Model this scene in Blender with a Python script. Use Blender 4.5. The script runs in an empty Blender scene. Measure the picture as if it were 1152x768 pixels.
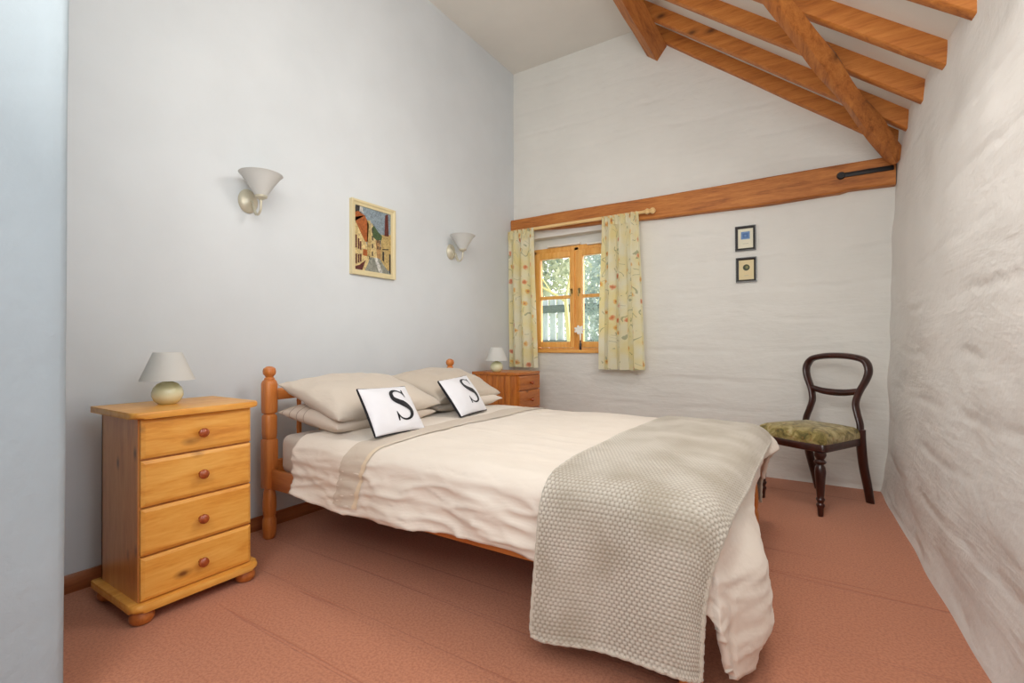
import bpy, bmesh, math, random
import numpy as np
from mathutils import Vector, Matrix, noise as mnoise

random.seed(7); RNG = np.random.default_rng(7)
SC = bpy.context.scene
COL = SC.collection
PI = math.pi

# ------------------------------------------------------------------ helpers
def lin(c):
    return tuple((x / 12.92 if x <= 0.04045 else ((x + 0.055) / 1.055) ** 2.4) for x in c)
def rgb(r, g, b):
    return lin((r / 255, g / 255, b / 255)) + (1,)

def link(o, parent=None):
    COL.objects.link(o)
    if parent is not None: o.parent = parent
    return o

def mesh(name, verts, faces, mat, parent=None, sharp=38, uv=None, matidx=None, loc=None, rotz=0):
    me = bpy.data.meshes.new(name)
    me.from_pydata([tuple(map(float, v)) for v in verts], [], faces)
    mats = mat if isinstance(mat, (list, tuple)) else [mat]
    for m in mats: me.materials.append(m)
    if matidx is not None: me.polygons.foreach_set('material_index', matidx)
    if uv is not None:
        l = me.uv_layers.new(name='UVMap')
        vi = np.empty(len(me.loops), dtype=np.int32); me.loops.foreach_get('vertex_index', vi)
        l.data.foreach_set('uv', np.asarray(uv, dtype=np.float32)[vi].ravel())
    me.polygons.foreach_set('use_smooth', [True] * len(me.polygons))
    me.update()
    if sharp < 180: me.set_sharp_from_angle(angle=math.radians(sharp))
    o = bpy.data.objects.new(name, me)
    link(o, parent)
    if loc is not None: o.location = loc
    o.rotation_euler = (0, 0, rotz)
    return o

class MB:
    """collects shapes that belong to one part"""
    def __init__(s): s.v = []; s.f = []; s.mi = []; s.cur = 0
    def add(s, vs, fs):
        b = len(s.v); s.v += [tuple(map(float, v)) for v in vs]
        s.f += [tuple(i + b for i in f) for f in fs]; s.mi += [s.cur] * len(fs)
        return s
    def bm(s, bm):
        bm.verts.index_update()
        s.add([v.co[:] for v in bm.verts], [[v.index for v in f.verts] for f in bm.faces]); bm.free(); return s
    def box(s, x0, x1, y0, y1, z0, z1, bev=0.0, seg=2, M=None):
        bm = bmesh.new(); bmesh.ops.create_cube(bm, size=1)
        for v in bm.verts:
            v.co = Vector(((x0 + x1) / 2 + v.co.x * (x1 - x0), (y0 + y1) / 2 + v.co.y * (y1 - y0), (z0 + z1) / 2 + v.co.z * (z1 - z0)))
        if bev: bmesh.ops.bevel(bm, geom=bm.edges[:] , offset=bev, segments=seg, profile=0.5, affect='EDGES', clamp_overlap=True)
        if M is not None: bmesh.ops.transform(bm, matrix=M, verts=bm.verts)
        return s.bm(bm)
    def lathe(s, prof, c=(0, 0, 0), seg=28, axis='z', M=None, squash=None):
        vs = []; fs = []
        for r, h in prof:
            for k in range(seg):
                a = 2 * PI * k / seg
                p = (r * math.cos(a), r * math.sin(a), h)
                if axis == 'x': p = (h, p[0], p[1])
                elif axis == 'y': p = (p[0], h, p[1])
                p = Vector(p)
                if M is not None: p = M @ p
                vs.append((p.x + c[0], p.y + c[1], p.z + c[2]))
        n = len(prof)
        for i in range(n - 1):
            for k in range(seg):
                k2 = (k + 1) % seg
                fs.append((i * seg + k, i * seg + k2, (i + 1) * seg + k2, (i + 1) * seg + k))
        fs.append(tuple(reversed(range(seg)))); fs.append(tuple((n - 1) * seg + k for k in range(seg)))
        return s.add(vs, fs)
    def prism(s, poly, y0, y1, plane='xz'):
        n = len(poly)
        def P(p, t):
            return (p[0], t, p[1]) if plane == 'xz' else ((p[0], p[1], t) if plane == 'xy' else (t, p[0], p[1]))
        vs = [P(p, y0) for p in poly] + [P(p, y1) for p in poly]
        fs = [tuple(range(n)), tuple(reversed(range(n, 2 * n)))] + [(i, (i + 1) % n + 0, (i + 1) % n + n, i + n) for i in range(n)]
        return s.add(vs, fs)
    def tube(s, pts, rad, seg=12, squash=(1, 1), up=(0, 0, 1)):
        pts = [Vector(p) for p in pts]; n = len(pts)
        rad = [rad] * n if isinstance(rad, (int, float)) else rad
        vs = []; fs = []
        U = Vector(up)
        for i, p in enumerate(pts):
            t = (pts[min(i + 1, n - 1)] - pts[max(i - 1, 0)]).normalized()
            a = U.cross(t)
            if a.length < 1e-4: a = Vector((1, 0, 0)).cross(t)
            a.normalize(); b = t.cross(a)
            for k in range(seg):
                th = 2 * PI * k / seg
                vs.append(p + a * (rad[i] * squash[0] * math.cos(th)) + b * (rad[i] * squash[1] * math.sin(th)))
        for i in range(n - 1):
            for k in range(seg):
                k2 = (k + 1) % seg
                fs.append((i * seg + k, i * seg + k2, (i + 1) * seg + k2, (i + 1) * seg + k))
        fs.append(tuple(reversed(range(seg)))); fs.append(tuple((n - 1) * seg + k for k in range(seg)))
        return s.add(vs, fs)
    def build(s, name, mat, parent=None, **k):
        o = mesh(name, s.v, s.f, mat, parent, matidx=s.mi if isinstance(mat, (list, tuple)) else None, **k)
        bm = bmesh.new(); bm.from_mesh(o.data); bmesh.ops.recalc_face_normals(bm, faces=bm.faces); bm.to_mesh(o.data); bm.free()
        return o

def grid_faces(nu, nv):
    i = np.arange(nu - 1)[:, None] * nv + np.arange(nv - 1)[None, :]
    return np.stack([i, i + nv, i + nv + 1, i + 1], -1).reshape(-1, 4).tolist()

def catmull(pts, n=8, closed=False):
    pts = [np.array(p, float) for p in pts]; out = []; m = len(pts)
    rngi = range(m) if closed else range(m - 1)
    for i in rngi:
        if closed: a, b, c, d = pts[i - 1], pts[i], pts[(i + 1) % m], pts[(i + 2) % m]
        else: a, b, c, d = pts[max(i - 1, 0)], pts[i], pts[i + 1], pts[min(i + 2, m - 1)]
        for k in range(n):
            t = k / n
            out.append(0.5 * ((2 * b) + (-a + c) * t + (2 * a - 5 * b + 4 * c - d) * t * t + (-a + 3 * b - 3 * c + d) * t ** 3))
    if not closed: out.append(pts[-1])
    return out

def thing(name, label, cat, loc=(0, 0, 0), rotz=0, group=None):
    o = bpy.data.objects.new(name, None); o.empty_display_size = 0.1
    link(o); o.location = loc; o.rotation_euler = (0, 0, rotz)
    return tag(o, label, cat, group)
def tag(o, label, cat, group=None, kind=None):
    o['label'] = label; o['category'] = cat
    if group: o['group'] = group
    if kind: o['kind'] = kind
    return o
def struct(o): o['kind'] = 'structure'; return o
def copy_tree(o, parent=None):
    c = o.copy(); COL.objects.link(c)
    if parent is not None: c.parent = parent
    for ch in list(o.children): copy_tree(ch, c)
    return c

# ------------------------------------------------------------------ materials
class NT:
    def __init__(s, name):
        s.m = bpy.data.materials.new(name); s.m.use_nodes = True
        s.t = s.m.node_tree; s.N = s.t.nodes
        s.b = s.N['Principled BSDF']; s.out = s.N['Material Output']
    def n(s, typ, **kw):
        nd = s.N.new(typ)
        for k, v in kw.items():
            if k.startswith('i_'):
                key = k[2:]; key = int(key) if key.isdigit() else key
                nd.inputs[key].default_value = v
            else: setattr(nd, k, v)
        return nd
    def l(s, a, b): s.t.links.new(a, b)
    def ramp(s, fac, stops, interp='LINEAR'):
        r = s.n('ShaderNodeValToRGB'); cr = r.color_ramp; cr.interpolation = interp
        while len(cr.elements) < len(stops): cr.elements.new(0.5)
        for e, (p, c) in zip(cr.elements, stops): e.position = p; e.color = c
        s.l(fac, r.inputs[0]); return r.outputs[0]
    def math(s, op, a, b=None, clamp=False):
        m = s.n('ShaderNodeMath', operation=op, use_clamp=clamp)
        for i, x in enumerate((a, b)):
            if x is None: continue
            if isinstance(x, (int, float)): m.inputs[i].default_value = x
            else: s.l(x, m.inputs[i])
        return m.outputs[0]
    def mix(s, fac, a, b, mode='MIX'):
        m = s.n('ShaderNodeMix', data_type='RGBA', blend_type=mode)
        for key, x in ((0, fac), (6, a), (7, b)):
            if isinstance(x, (int, float)): m.inputs[key].default_value = x
            elif isinstance(x, tuple): m.inputs[key].default_value = x
            else: s.l(x, m.inputs[key])
        return m.outputs[2]
    def bump(s, h, strength=0.3, dist=0.01, normal=None):
        b = s.n('ShaderNodeBump'); b.inputs['Strength'].default_value = strength; b.inputs['Distance'].default_value = dist
        s.l(h, b.inputs['Height'])
        if normal is not None: s.l(normal, b.inputs['Normal'])
        return b.outputs[0]
    def coords(s, scale=(1, 1, 1), kind='Object', rand=False, rot=(0, 0, 0)):
        tc = s.n('ShaderNodeTexCoord'); mp = s.n('ShaderNodeMapping')
        mp.inputs['Scale'].default_value = scale; mp.inputs['Rotation'].default_value = rot
        src = tc.outputs[kind]
        if rand:
            oi = s.n('ShaderNodeObjectInfo'); sc = s.n('ShaderNodeVectorMath', operation='SCALE')
            cb = s.n('ShaderNodeCombineXYZ')
            for i in range(3): s.l(oi.outputs['Random'], cb.inputs[i])
            s.l(cb.outputs[0], sc.inputs[0]); sc.inputs['Scale'].default_value = 37.0
            ad = s.n('ShaderNodeVectorMath', operation='ADD'); s.l(src, ad.inputs[0]); s.l(sc.outputs[0], ad.inputs[1]); src = ad.outputs[0]
        s.l(src, mp.inputs['Vector']); return mp.outputs[0]
    def noise(s, vec, scale, detail=4, rough=0.55, dist=0.0):
        n = s.n('ShaderNodeTexNoise'); n.inputs['Scale'].default_value = scale; n.inputs['Detail'].default_value = detail
        n.inputs['Roughness'].default_value = rough; n.inputs['Distortion'].default_value = dist
        s.l(vec, n.inputs['Vector']); return n.outputs[0]
    def base(s, x):
        if isinstance(x, tuple): s.b.inputs['Base Color'].default_value = x
        else: s.l(x, s.b.inputs['Base Color'])
        return s
    def rough(s, r): s.b.inputs['Roughness'].default_value = r; return s

def plain(name, c, rough=0.6, metal=0.0, spec=0.5, sheen=0.0, coat=0.0):
    t = NT(name); t.base(c).rough(rough); t.b.inputs['Metallic'].default_value = metal
    t.b.inputs['Specular IOR Level'].default_value = spec
    t.b.inputs['Sheen Weight'].default_value = sheen; t.b.inputs['Coat Weight'].default_value = coat
    n = t.noise(t.coords(), 60, 2); t.l(t.bump(n, 0.05, 0.002), t.b.inputs['Normal'])
    return t.m

def wood(name, light, mid, dark, axis='x', rough=0.38, knots=1.0, grain=1.0, coat=0.15, kscale=6.0, knotcol=None):
    t = NT(name)
    st = {'x': (1, 9, 9), 'y': (9, 1, 9), 'z': (9, 9, 1)}[axis]
    raw = t.coords((1, 1, 1), rand=True)
    v = t.coords(st, rand=True)
    wob = t.noise(raw, 3.0, 2)
    n1 = t.noise(v, 2.4 * grain, 5, 0.6, 0.6)
    n2 = t.noise(v, 14 * grain, 3, 0.6, 0.2)
    f = t.math('ADD', t.math('MULTIPLY', n1, 0.7), t.math('MULTIPLY', n2, 0.3))
    c = t.ramp(f, [(0.30, dark), (0.46, mid), (0.66, light)])
    # knots
    ks = {'x': (.55, 1, 1), 'y': (1, .55, 1), 'z': (1, 1, .55)}[axis]
    kv = t.coords(ks, rand=True)
    vo = t.n('ShaderNodeTexVoronoi', feature='F1'); vo.inputs['Scale'].default_value = kscale
    t.l(kv, vo.inputs['Vector'])
    d = t.math('ADD', vo.outputs['Distance'], t.math('MULTIPLY', t.math('SUBTRACT', wob, 0.5), 0.10))
    k = t.ramp(d, [(0.05, (1, 1, 1, 1)), (0.10, (0.4, .4, .4, 1)), (0.17, (0, 0, 0, 1))])
    kk = t.math('MULTIPLY', k, 0.85 * knots)
    c = t.mix(kk, c, knotcol or tuple(x * 0.22 for x in dark[:3]) + (1,))
    t.base(c).rough(rough); t.b.inputs['Coat Weight'].default_value = coat; t.b.inputs['Coat Roughness'].default_value = 0.25
    t.l(t.bump(n2, 0.08, 0.003), t.b.inputs['Normal'])
    return t.m

def plaster(name, c, amt=0.25, dist=0.01, course=0.0, tint=0.06):
    t = NT(name)
    v = t.coords((1, 1, 1))
    n1 = t.noise(v, 2.2, 5, 0.55); n2 = t.noise(v, 28, 4, 0.6)
    h = t.math('ADD', t.math('MULTIPLY', n1, 1.0), t.math('MULTIPLY', n2, 0.12))
    if course > 0:
        vs = t.coords((1.2, 1.2, 5.0)); n3 = t.noise(vs, 1.1, 4, 0.55, 0.4)
        h = t.math('ADD', h, t.math('MULTIPLY', n3, 1.4 * course))
        # horizontal block courses, broken and wavering
        sp = t.n('ShaderNodeSeparateXYZ'); t.l(v, sp.inputs[0])
        zz = t.math('ADD', sp.outputs[2], t.math('MULTIPLY', t.noise(t.coords((1, 1, 0.3)), 1.6, 3), 0.16))
        fr = t.math('FRACT', t.math('MULTIPLY', zz, 4.3))
        gap = t.math('ABSOLUTE', t.math('SUBTRACT', fr, 0.5))
        g = t.ramp(gap, [(0.0, (0, 0, 0, 1)), (0.16, (1, 1, 1, 1))], 'EASE')
        msk = t.ramp(t.noise(v, 1.9, 2), [(0.42, (0, 0, 0, 1)), (0.62, (1, 1, 1, 1))])
        gg = t.math('MULTIPLY', t.math('SUBTRACT', 1.0, g), msk)
        h = t.math('SUBTRACT', h, t.math('MULTIPLY', gg, 0.42 * course))
    col = t.mix(t.ramp(n1, [(0.35, (0, 0, 0, 1)), (0.7, (1, 1, 1, 1))]), tuple(x * (1 - tint) for x in c[:3]) + (1,), c)
    t.base(col).rough(0.85); t.b.inputs['Specular IOR Level'].default_value = 0.15
    t.l(t.bump(h, amt, dist), t.b.inputs['Normal'])
    return t.m

WHITE_L = plaster('smooth_plaster', (0.695, 0.735, 0.765, 1), 0.16, 0.02)  # cool daylight on the left wall is mostly put into this bluish base colour
WHITE_N = plaster('shaded_jamb_plaster', (0.40, 0.47, 0.52, 1), 0.4, 0.04)  # white jamb; its dim bluish shade is put into the base colour
WHITE_C = plaster('ceiling_plaster', (0.78, 0.755, 0.70, 1), 0.12, 0.02)
WHITE_B = plaster('limewashed_block', (0.765, 0.755, 0.715, 1), 0.5, 0.030, course=0.75)
WHITE_R = plaster('limewashed_block_rough', (0.82, 0.80, 0.77, 1), 0.5, 0.040, course=0.6)

def carpet():
    t = NT('salmon_carpet'); v = t.coords()
    n = t.noise(v, 260, 3, 0.7); n2 = t.noise(v, 3, 4); n3 = t.noise(v, 38, 3)
    c = t.mix(n2, rgb(180, 113, 82), rgb(194, 125, 92))
    c = t.mix(t.math('MULTIPLY', n, 0.55), c, rgb(216, 158, 130))
    c = t.mix(t.math('MULTIPLY', t.ramp(t.noise(v, 110, 2, .6), [(.42, (0, 0, 0, 1)), (.62, (1, 1, 1, 1))]), .35), c, rgb(142, 80, 60))
    # faint pile lines that run across the room
    ls = t.coords((0.015, 1, 1)); l1 = t.noise(ls, 6.5, 3, 0.6)
    line = t.ramp(l1, [(0.595, (0, 0, 0, 1)), (0.605, (1, 1, 1, 1)), (0.615, (0, 0, 0, 1))])
    c = t.mix(t.math('MULTIPLY', line, 0.38), c, rgb(140, 62, 44))
    w = t.math('SUBTRACT', t.math('MULTIPLY', n, 0.8), t.math('MULTIPLY', line, 0.6))
    t.base(c).rough(0.95); t.b.inputs['Specular IOR Level'].default_value = 0.1
    t.b.inputs['Sheen Weight'].default_value = 0.15
    t.l(t.bump(t.math('ADD', w, t.math('MULTIPLY', n3, .5)), 0.5, 0.006), t.b.inputs['Normal']); return t.m
CARPET = carpet()

P_L, P_M, P_D = rgb(240, 182, 92), rgb(228, 160, 68), rgb(204, 128, 44)
PINE = {a: wood('pine_' + a, P_L, P_M, P_D, a, knots=1.0, kscale=8, knotcol=rgb(96, 40, 14)) for a in 'xyz'}
F_L, F_M, F_D = rgb(204, 128, 54), rgb(186, 106, 40), rgb(150, 78, 26)
FAR = {a: wood('amber_pine_' + a, F_L, F_M, F_D, a, knots=1.0, kscale=9) for a in 'xyz'}
SIDEP = wood('chest_side_pine', rgb(222, 156, 92), rgb(208, 136, 72), rgb(180, 108, 54), 'z', rough=0.3, kscale=9)
B_L, B_M, B_D = rgb(218, 142, 72), rgb(202, 120, 54), rgb(172, 92, 38)
BEDW = {a: wood('bed_pine_' + a, B_L, B_M, B_D, a, knots=0.3) for a in 'xyz'}
BEAM = {a: wood('beam_oak_' + a, rgb(200, 130, 62), rgb(174, 104, 44), rgb(122, 66, 24), a, rough=0.6, knots=1.0, coat=0.0, kscale=4.0, grain=1.3) for a in 'xyz'}
RAFT = wood('rafter_pine', rgb(208, 136, 64), rgb(186, 112, 46), rgb(146, 80, 30), 'x', rough=0.6, knots=1.0, coat=0.0, kscale=4.5)
SKIRT = {a: wood('skirting_' + a, rgb(168, 100, 54), rgb(148, 82, 42), rgb(120, 62, 30), a, knots=0.2) for a in 'xy'}
WINW = {a: wood('window_pine_' + a, rgb(246, 192, 112), rgb(236, 172, 88), rgb(214, 142, 62), a, knots=0.25) for a in 'xz'}
KNOB = wood('knob_wood', rgb(178, 92, 44), rgb(158, 74, 34), rgb(128, 54, 24), 'x', rough=0.25, knots=0)
MAHOG = wood('mahogany', rgb(66, 25, 16), rgb(48, 17, 11), rgb(28, 10, 7), 'z', rough=0.28, knots=0, coat=0.3)
POLEW = wood('pole_wood', rgb(238, 206, 150), rgb(228, 190, 130), rgb(206, 164, 104), 'x', knots=0)

def fabric(name, c1, c2, scale=500, bumpd=0.002, rough=0.9, sheen=0.2, crease=0.0):
    t = NT(name); v = t.coords()
    n = t.noise(v, scale, 2); m = t.noise(v, 4, 3)
    t.base(t.mix(m, c1, c2)).rough(rough); t.b.inputs['Sheen Weight'].default_value = sheen
    t.b.inputs['Specular IOR Level'].default_value = 0.2
    h = n
    nm = None
    if crease:
        cr = t.noise(t.coords((1.0, 1.6, 1.8)), 7, 3, 0.5, 0.5); nm = t.bump(cr, crease, 0.02)
    t.l(t.bump(h, 0.15, bumpd, nm), t.b.inputs['Normal']); return t.m
DUVET = fabric('cream_cotton', rgb(234, 224, 212), rgb(226, 214, 200), crease=0.3)
BAND = fabric('taupe_cotton', rgb(208, 194, 178), rgb(200, 186, 170), crease=0.2)
RIBBON = plain('satin_ribbon', rgb(222, 202, 174), 0.25, sheen=0.5)
PILLOW = fabric('stone_pillowcase', rgb(214, 202, 188), rgb(204, 192, 178), crease=0.4)
PILLOW2 = fabric('taupe_pillowcase', rgb(206, 193, 178), rgb(197, 184, 168), crease=0.4)
SHEET = fabric('white_sheet', rgb(226, 216, 204), rgb(214, 204, 192), crease=0.2)
CUSH = fabric('white_linen', rgb(232, 232, 236), rgb(224, 224, 230), 300)
BLACK = fabric('black_piping', rgb(22, 22, 30), rgb(14, 14, 20))
THROW = fabric('grey_beige_fleece', rgb(204, 196, 180), rgb(190, 182, 168), 300, 0.003, sheen=0.4)

def throw_mat():
    t = NT('waffle_fleece'); tc = t.n('ShaderNodeTexCoord')
    at = t.n('ShaderNodeAttribute'); at.attribute_name = 'dot'
    v = t.coords()
    m = t.noise(v, 5, 3)
    c = t.mix(at.outputs['Fac'], rgb(142, 130, 114), rgb(222, 215, 203))
    c = t.mix(t.math('MULTIPLY', t.ramp(m, [(0.4, (0, 0, 0, 1)), (0.65, (1, 1, 1, 1))]), 0.5), c, rgb(150, 137, 116))
    t.base(c).rough(0.95); t.b.inputs['Sheen Weight'].default_value = 0.3; t.b.inputs['Specular IOR Level'].default_value = 0.1
    t.l(t.bump(t.noise(v, 400, 2), 0.25, 0.003), t.b.inputs['Normal']); return t.m
THROWM = throw_mat()

def stripe_pillow():
    t = NT('pintucked_pillowcase'); tc = t.n('ShaderNodeTexCoord'); sp = t.n('ShaderNodeSeparateXYZ'); t.l(tc.outputs['UV'], sp.inputs[0])
    x = sp.outputs[0]
    f = t.math('FRACT', t.math('MULTIPLY', x, 9.0))
    ln = t.ramp(t.math('ABSOLUTE', t.math('SUBTRACT', f, 0.5)), [(0.0, (1, 1, 1, 1)), (0.07, (0, 0, 0, 1))])
    m = t.math('MULTIPLY', ln, t.math('LESS_THAN', x, 0.42))
    t.base(t.mix(m, rgb(212, 198, 184), rgb(150, 128, 112))).rough(0.7)
    t.l(t.bump(t.math('MULTIPLY', m, -1.0), 0.5, 0.01), t.b.inputs['Normal']); return t.m
STRIPE = stripe_pillow()

def curtain_mat():
    t = NT('floral_curtain'); tc = t.n('ShaderNodeTexCoord')
    mp = t.n('ShaderNodeMapping'); t.l(tc.outputs['UV'], mp.inputs[0])
    uv = mp.outputs[0]
    wob = t.noise(uv, 9, 3)
    base = t.mix(t.ramp(t.noise(uv, 5, 3), [(0.4, (0, 0, 0, 1)), (0.65, (1, 1, 1, 1))]), rgb(240, 237, 214), rgb(240, 228, 172))
    # vine curls: thin contour lines of a distorted noise, broken up
    vn = t.noise(uv, 5.0, 1, 0.4, 0.8)
    ln = t.math('ABSOLUTE', t.math('SUBTRACT', t.math('FRACT', t.math('MULTIPLY', vn, 5.0)), 0.5))
    vine = t.math('MULTIPLY', t.math('LESS_THAN', ln, 0.05), t.math('GREATER_THAN', t.noise(uv, 9, 2), 0.52))
    c = t.mix(t.math('MULTIPLY', vine, 0.6), base, rgb(140, 150, 112))
    # flowers
    vo = t.n('ShaderNodeTexVoronoi', feature='F1', voronoi_dimensions='2D'); vo.inputs['Scale'].default_value = 7.5; vo.inputs['Randomness'].default_value = 0.75
    t.l(uv, vo.inputs['Vector'])
    d = t.math('ADD', vo.outputs['Distance'], t.math('MULTIPLY', t.math('SUBTRACT', t.noise(uv, 32, 2), 0.5), 0.30))
    sel = t.n('ShaderNodeSeparateColor'); t.l(vo.outputs['Color'], sel.inputs[0])
    fl = t.math('MULTIPLY', t.ramp(d, [(0.09, (1, 1, 1, 1)), (0.20, (0, 0, 0, 1))]), t.math('GREATER_THAN', sel.outputs[0], 0.32))
    fc = t.mix(t.math('GREATER_THAN', sel.outputs[1], 0.55), rgb(232, 176, 70), rgb(222, 118, 70))
    fc = t.mix(t.ramp(d, [(0.02, (1, 1, 1, 1)), (0.07, (0, 0, 0, 1))]), fc, rgb(190, 80, 50))
    c = t.mix(t.math('MULTIPLY', fl, 0.8), c, fc)
    t.base(c).rough(0.9); t.b.inputs['Specular IOR Level'].default_value = 0.1
    tr = t.n('ShaderNodeBsdfTranslucent'); t.l(c, tr.inputs[0])
    mx = t.n('ShaderNodeMixShader'); mx.inputs[0].default_value = 0.35
    t.l(t.b.outputs[0], mx.inputs[1]); t.l(tr.outputs[0], mx.inputs[2]); t.l(mx.outputs[0], t.out.inputs[0]); return t.m
CURTAIN = curtain_mat()

def glass_mat():
    t = NT('window_glass'); tr = t.n('ShaderNodeBsdfTransparent'); gl = t.n('ShaderNodeBsdfGlossy'); gl.inputs['Roughness'].default_value = 0.02
    fr = t.n('ShaderNodeFresnel'); fr.inputs[0].default_value = 1.45
    mx = t.n('ShaderNodeMixShader'); t.l(fr.outputs[0], mx.inputs[0]); t.l(tr.outputs[0], mx.inputs[1]); t.l(gl.outputs[0], mx.inputs[2])
    t.l(mx.outputs[0], t.out.inputs[0]); return t.m
GLASS = glass_mat()

def shade_mat(name, c):
    t = NT(name); t.base(c).rough(0.7)
    tr = t.n('ShaderNodeBsdfTranslucent'); tr.inputs[0].default_value = c
    n = t.noise(t.coords(), 300, 2); t.l(t.bump(n, 0.1, 0.001), t.b.inputs['Normal'])
    mx = t.n('ShaderNodeMixShader'); mx.inputs[0].default_value = 0.3
    t.l(t.b.outputs[0], mx.inputs[1]); t.l(tr.outputs[0], mx.inputs[2]); t.l(mx.outputs[0], t.out.inputs[0]); return t.m
SHADE = shade_mat('lamp_shade_fabric', (0.80, 0.80, 0.77, 1))
OPAL = shade_mat('opal_glass', (0.74, 0.74, 0.72, 1))
def ceramic():
    t = NT('cream_ceramic'); sp = t.n('ShaderNodeSeparateXYZ'); t.l(t.coords(), sp.inputs[0])
    h = t.math('ADD', t.math('MULTIPLY', sp.outputs[2], 10.0), t.math('MULTIPLY', t.noise(t.coords(), 12, 2), 0.25))
    t.base(t.ramp(h, [(0.10, rgb(212, 196, 128)), (0.45, rgb(228, 224, 190)), (0.95, rgb(206, 206, 160))])).rough(0.18)
    t.b.inputs['Coat Weight'].default_value = 0.4; return t.m
CERAM = ceramic()
BRASS = plain('aged_brass', rgb(150, 130, 80), 0.35, 0.8)
SCON = plain('antique_cream_metal', rgb(196, 190, 170), 0.4, 0.25)
IRON = plain('black_iron', rgb(24, 20, 20), 0.5, 0.3)
GILT = plain('pale_gilt_frame', rgb(216, 202, 160), 0.5)
BLKFR = plain('black_frame', rgb(22, 19, 18), 0.3, coat=0.3)
MOUNT = plain('ivory_mount', rgb(226, 222, 200), 0.8)

# ------------------------------------------------------------------ setting
WX, BY = -2.585, 4.08
Y0 = -1.6
def slope(x): return 2.322 - 0.807 * (x - 0.401)     # underside of the rafters
RH = 0.115
def rwall(y, z): return 0.515 - 0.038 * y + 0.036 * z

b = MB().box(-2.9, 0.95, Y0, BY + .25, -0.12, 0.0); struct(b.build('floor', CARPET))
b = MB().box(WX - .25, WX, Y0, BY + .28, 0.0, 3.95); struct(b.build('wall_left', WHITE_L))
# back wall with the window opening
OX0, OX1, OZ0, OZ1 = -2.43, -1.47, 0.925, 2.035
b = MB()
yb = BY + .28
for (x0, x1, z0, z1) in ((WX, OX0, 0, 3.95), (OX1, .95, 0, 3.95), (OX0, OX1, 0, OZ0), (OX0, OX1, OZ1, 3.95)):
    b.box(x0, x1, BY, yb, z0, z1)
b.box(OX0, OX1, BY + .115, yb, 1.938, OZ1)
struct(b.build('wall_back', WHITE_B))
# right wall: uneven limewashed block surface
ny, nz = 150, 90
ys = np.linspace(Y0, BY + .1, ny); zs = np.linspace(0, 2.75, nz)
vs = []
for y in ys:
    for z in zs:
        p = Vector((y * 1.1, z * 2.6, 3.3))
        d = 0.016 * mnoise.noise(p) + 0.010 * mnoise.noise(Vector((y * 3.1, z * 5.5, 8.1)))
        d += 0.012 * mnoise.noise(Vector((y * .7, z * .9, 1.7)))
        if z < .10: d -= 0.016 * (1 - z / .10)
        vs.append((rwall(y, z) + d, y, z))
fs = grid_faces(ny, nz)
base = len(vs); n0 = ny * nz
for y in ys:
    for z in (0, 2.75): vs.append((0.95, y, z))
for i in range(ny - 1):
    fs.append((base + 2 * i, base + 2 * i + 1, base + 2 * i + 3, base + 2 * i + 2))
    fs.append((i * nz + nz - 1, (i + 1) * nz + nz - 1, base + 2 * i + 3, base + 2 * i + 1))
o = mesh('wall_right', vs, fs, WHITE_R, sharp=180); struct(o)
# near return wall on the left (jamb the camera looks past)
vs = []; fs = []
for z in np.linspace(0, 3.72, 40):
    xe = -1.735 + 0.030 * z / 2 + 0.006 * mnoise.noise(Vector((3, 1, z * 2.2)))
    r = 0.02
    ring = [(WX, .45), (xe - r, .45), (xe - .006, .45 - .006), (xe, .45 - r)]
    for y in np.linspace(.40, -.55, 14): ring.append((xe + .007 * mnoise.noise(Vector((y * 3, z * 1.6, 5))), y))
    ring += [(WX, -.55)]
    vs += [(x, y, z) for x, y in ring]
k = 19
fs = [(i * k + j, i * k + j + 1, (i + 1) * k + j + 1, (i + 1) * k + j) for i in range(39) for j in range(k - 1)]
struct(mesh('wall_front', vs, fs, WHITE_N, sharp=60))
# ceiling: flat strip by the left wall, then the rafter slope down to the right wall
ZC = 3.725
xr0 = 0.401 + (2.322 + RH - ZC) / 0.807
pts = [(WX - .2, ZC), (xr0, ZC), (0.95, slope(0.95) + RH), (0.95, slope(0.95) + RH + .15), (xr0, ZC + .15), (WX - .2, ZC + .15)]
b = MB().prism(pts, Y0, BY + .28); struct(b.build('ceiling', WHITE_C))
# skirting
b = MB().prism([(WX, 0), (WX + .02, 0), (WX + .02, .058), (WX + .012, .07), (WX, .07)], .45, BY); struct(b.build('baseboard_left', SKIRT['y']))

# ------------------------------------------------------------------ roof timbers
def beam_mesh(A, B, w, h, n=24, amp=0.006, up=(0, 0, 1), seed=0, taper=(1, 1)):
    """rough-hewn timber between two points, chamfered section"""
    A = Vector(A); B = Vector(B); t = (B - A).normalized(); s = Vector(up).cross(t).normalized(); u = t.cross(s)
    ch = 0.16
    sec = [(-.5, -.5 + ch), (-.5 + ch, -.5), (.5 - ch, -.5), (.5, -.5 + ch), (.5, .5 - ch), (.5 - ch, .5), (-.5 + ch, .5), (-.5, .5 - ch)]
    vs = []; fs = []
    for i in range(n):
        f = i / (n - 1); c = A.lerp(B, f); k = taper[0] + (taper[1] - taper[0]) * f
        for (a, bb) in sec:
            d1 = amp * mnoise.noise(Vector((f * 9 + seed, a * 2, bb * 2))) * 2; d2 = amp * mnoise.noise(Vector((f * 9, a * 2 + 7 + seed, bb * 2))) * 2
            vs.append(c + s * (a * w * k + d1) + u * (bb * h * k + d2))
    m = len(sec)
    for i in range(n - 1):
        for j in range(m): fs.append((i * m + j, i * m + (j + 1) % m, (i + 1) * m + (j + 1) % m, (i + 1) * m + j))
    fs.append(tuple(range(m))); fs.append(tuple(reversed(range((n - 1) * m, n * m))))
    return vs, fs

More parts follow.
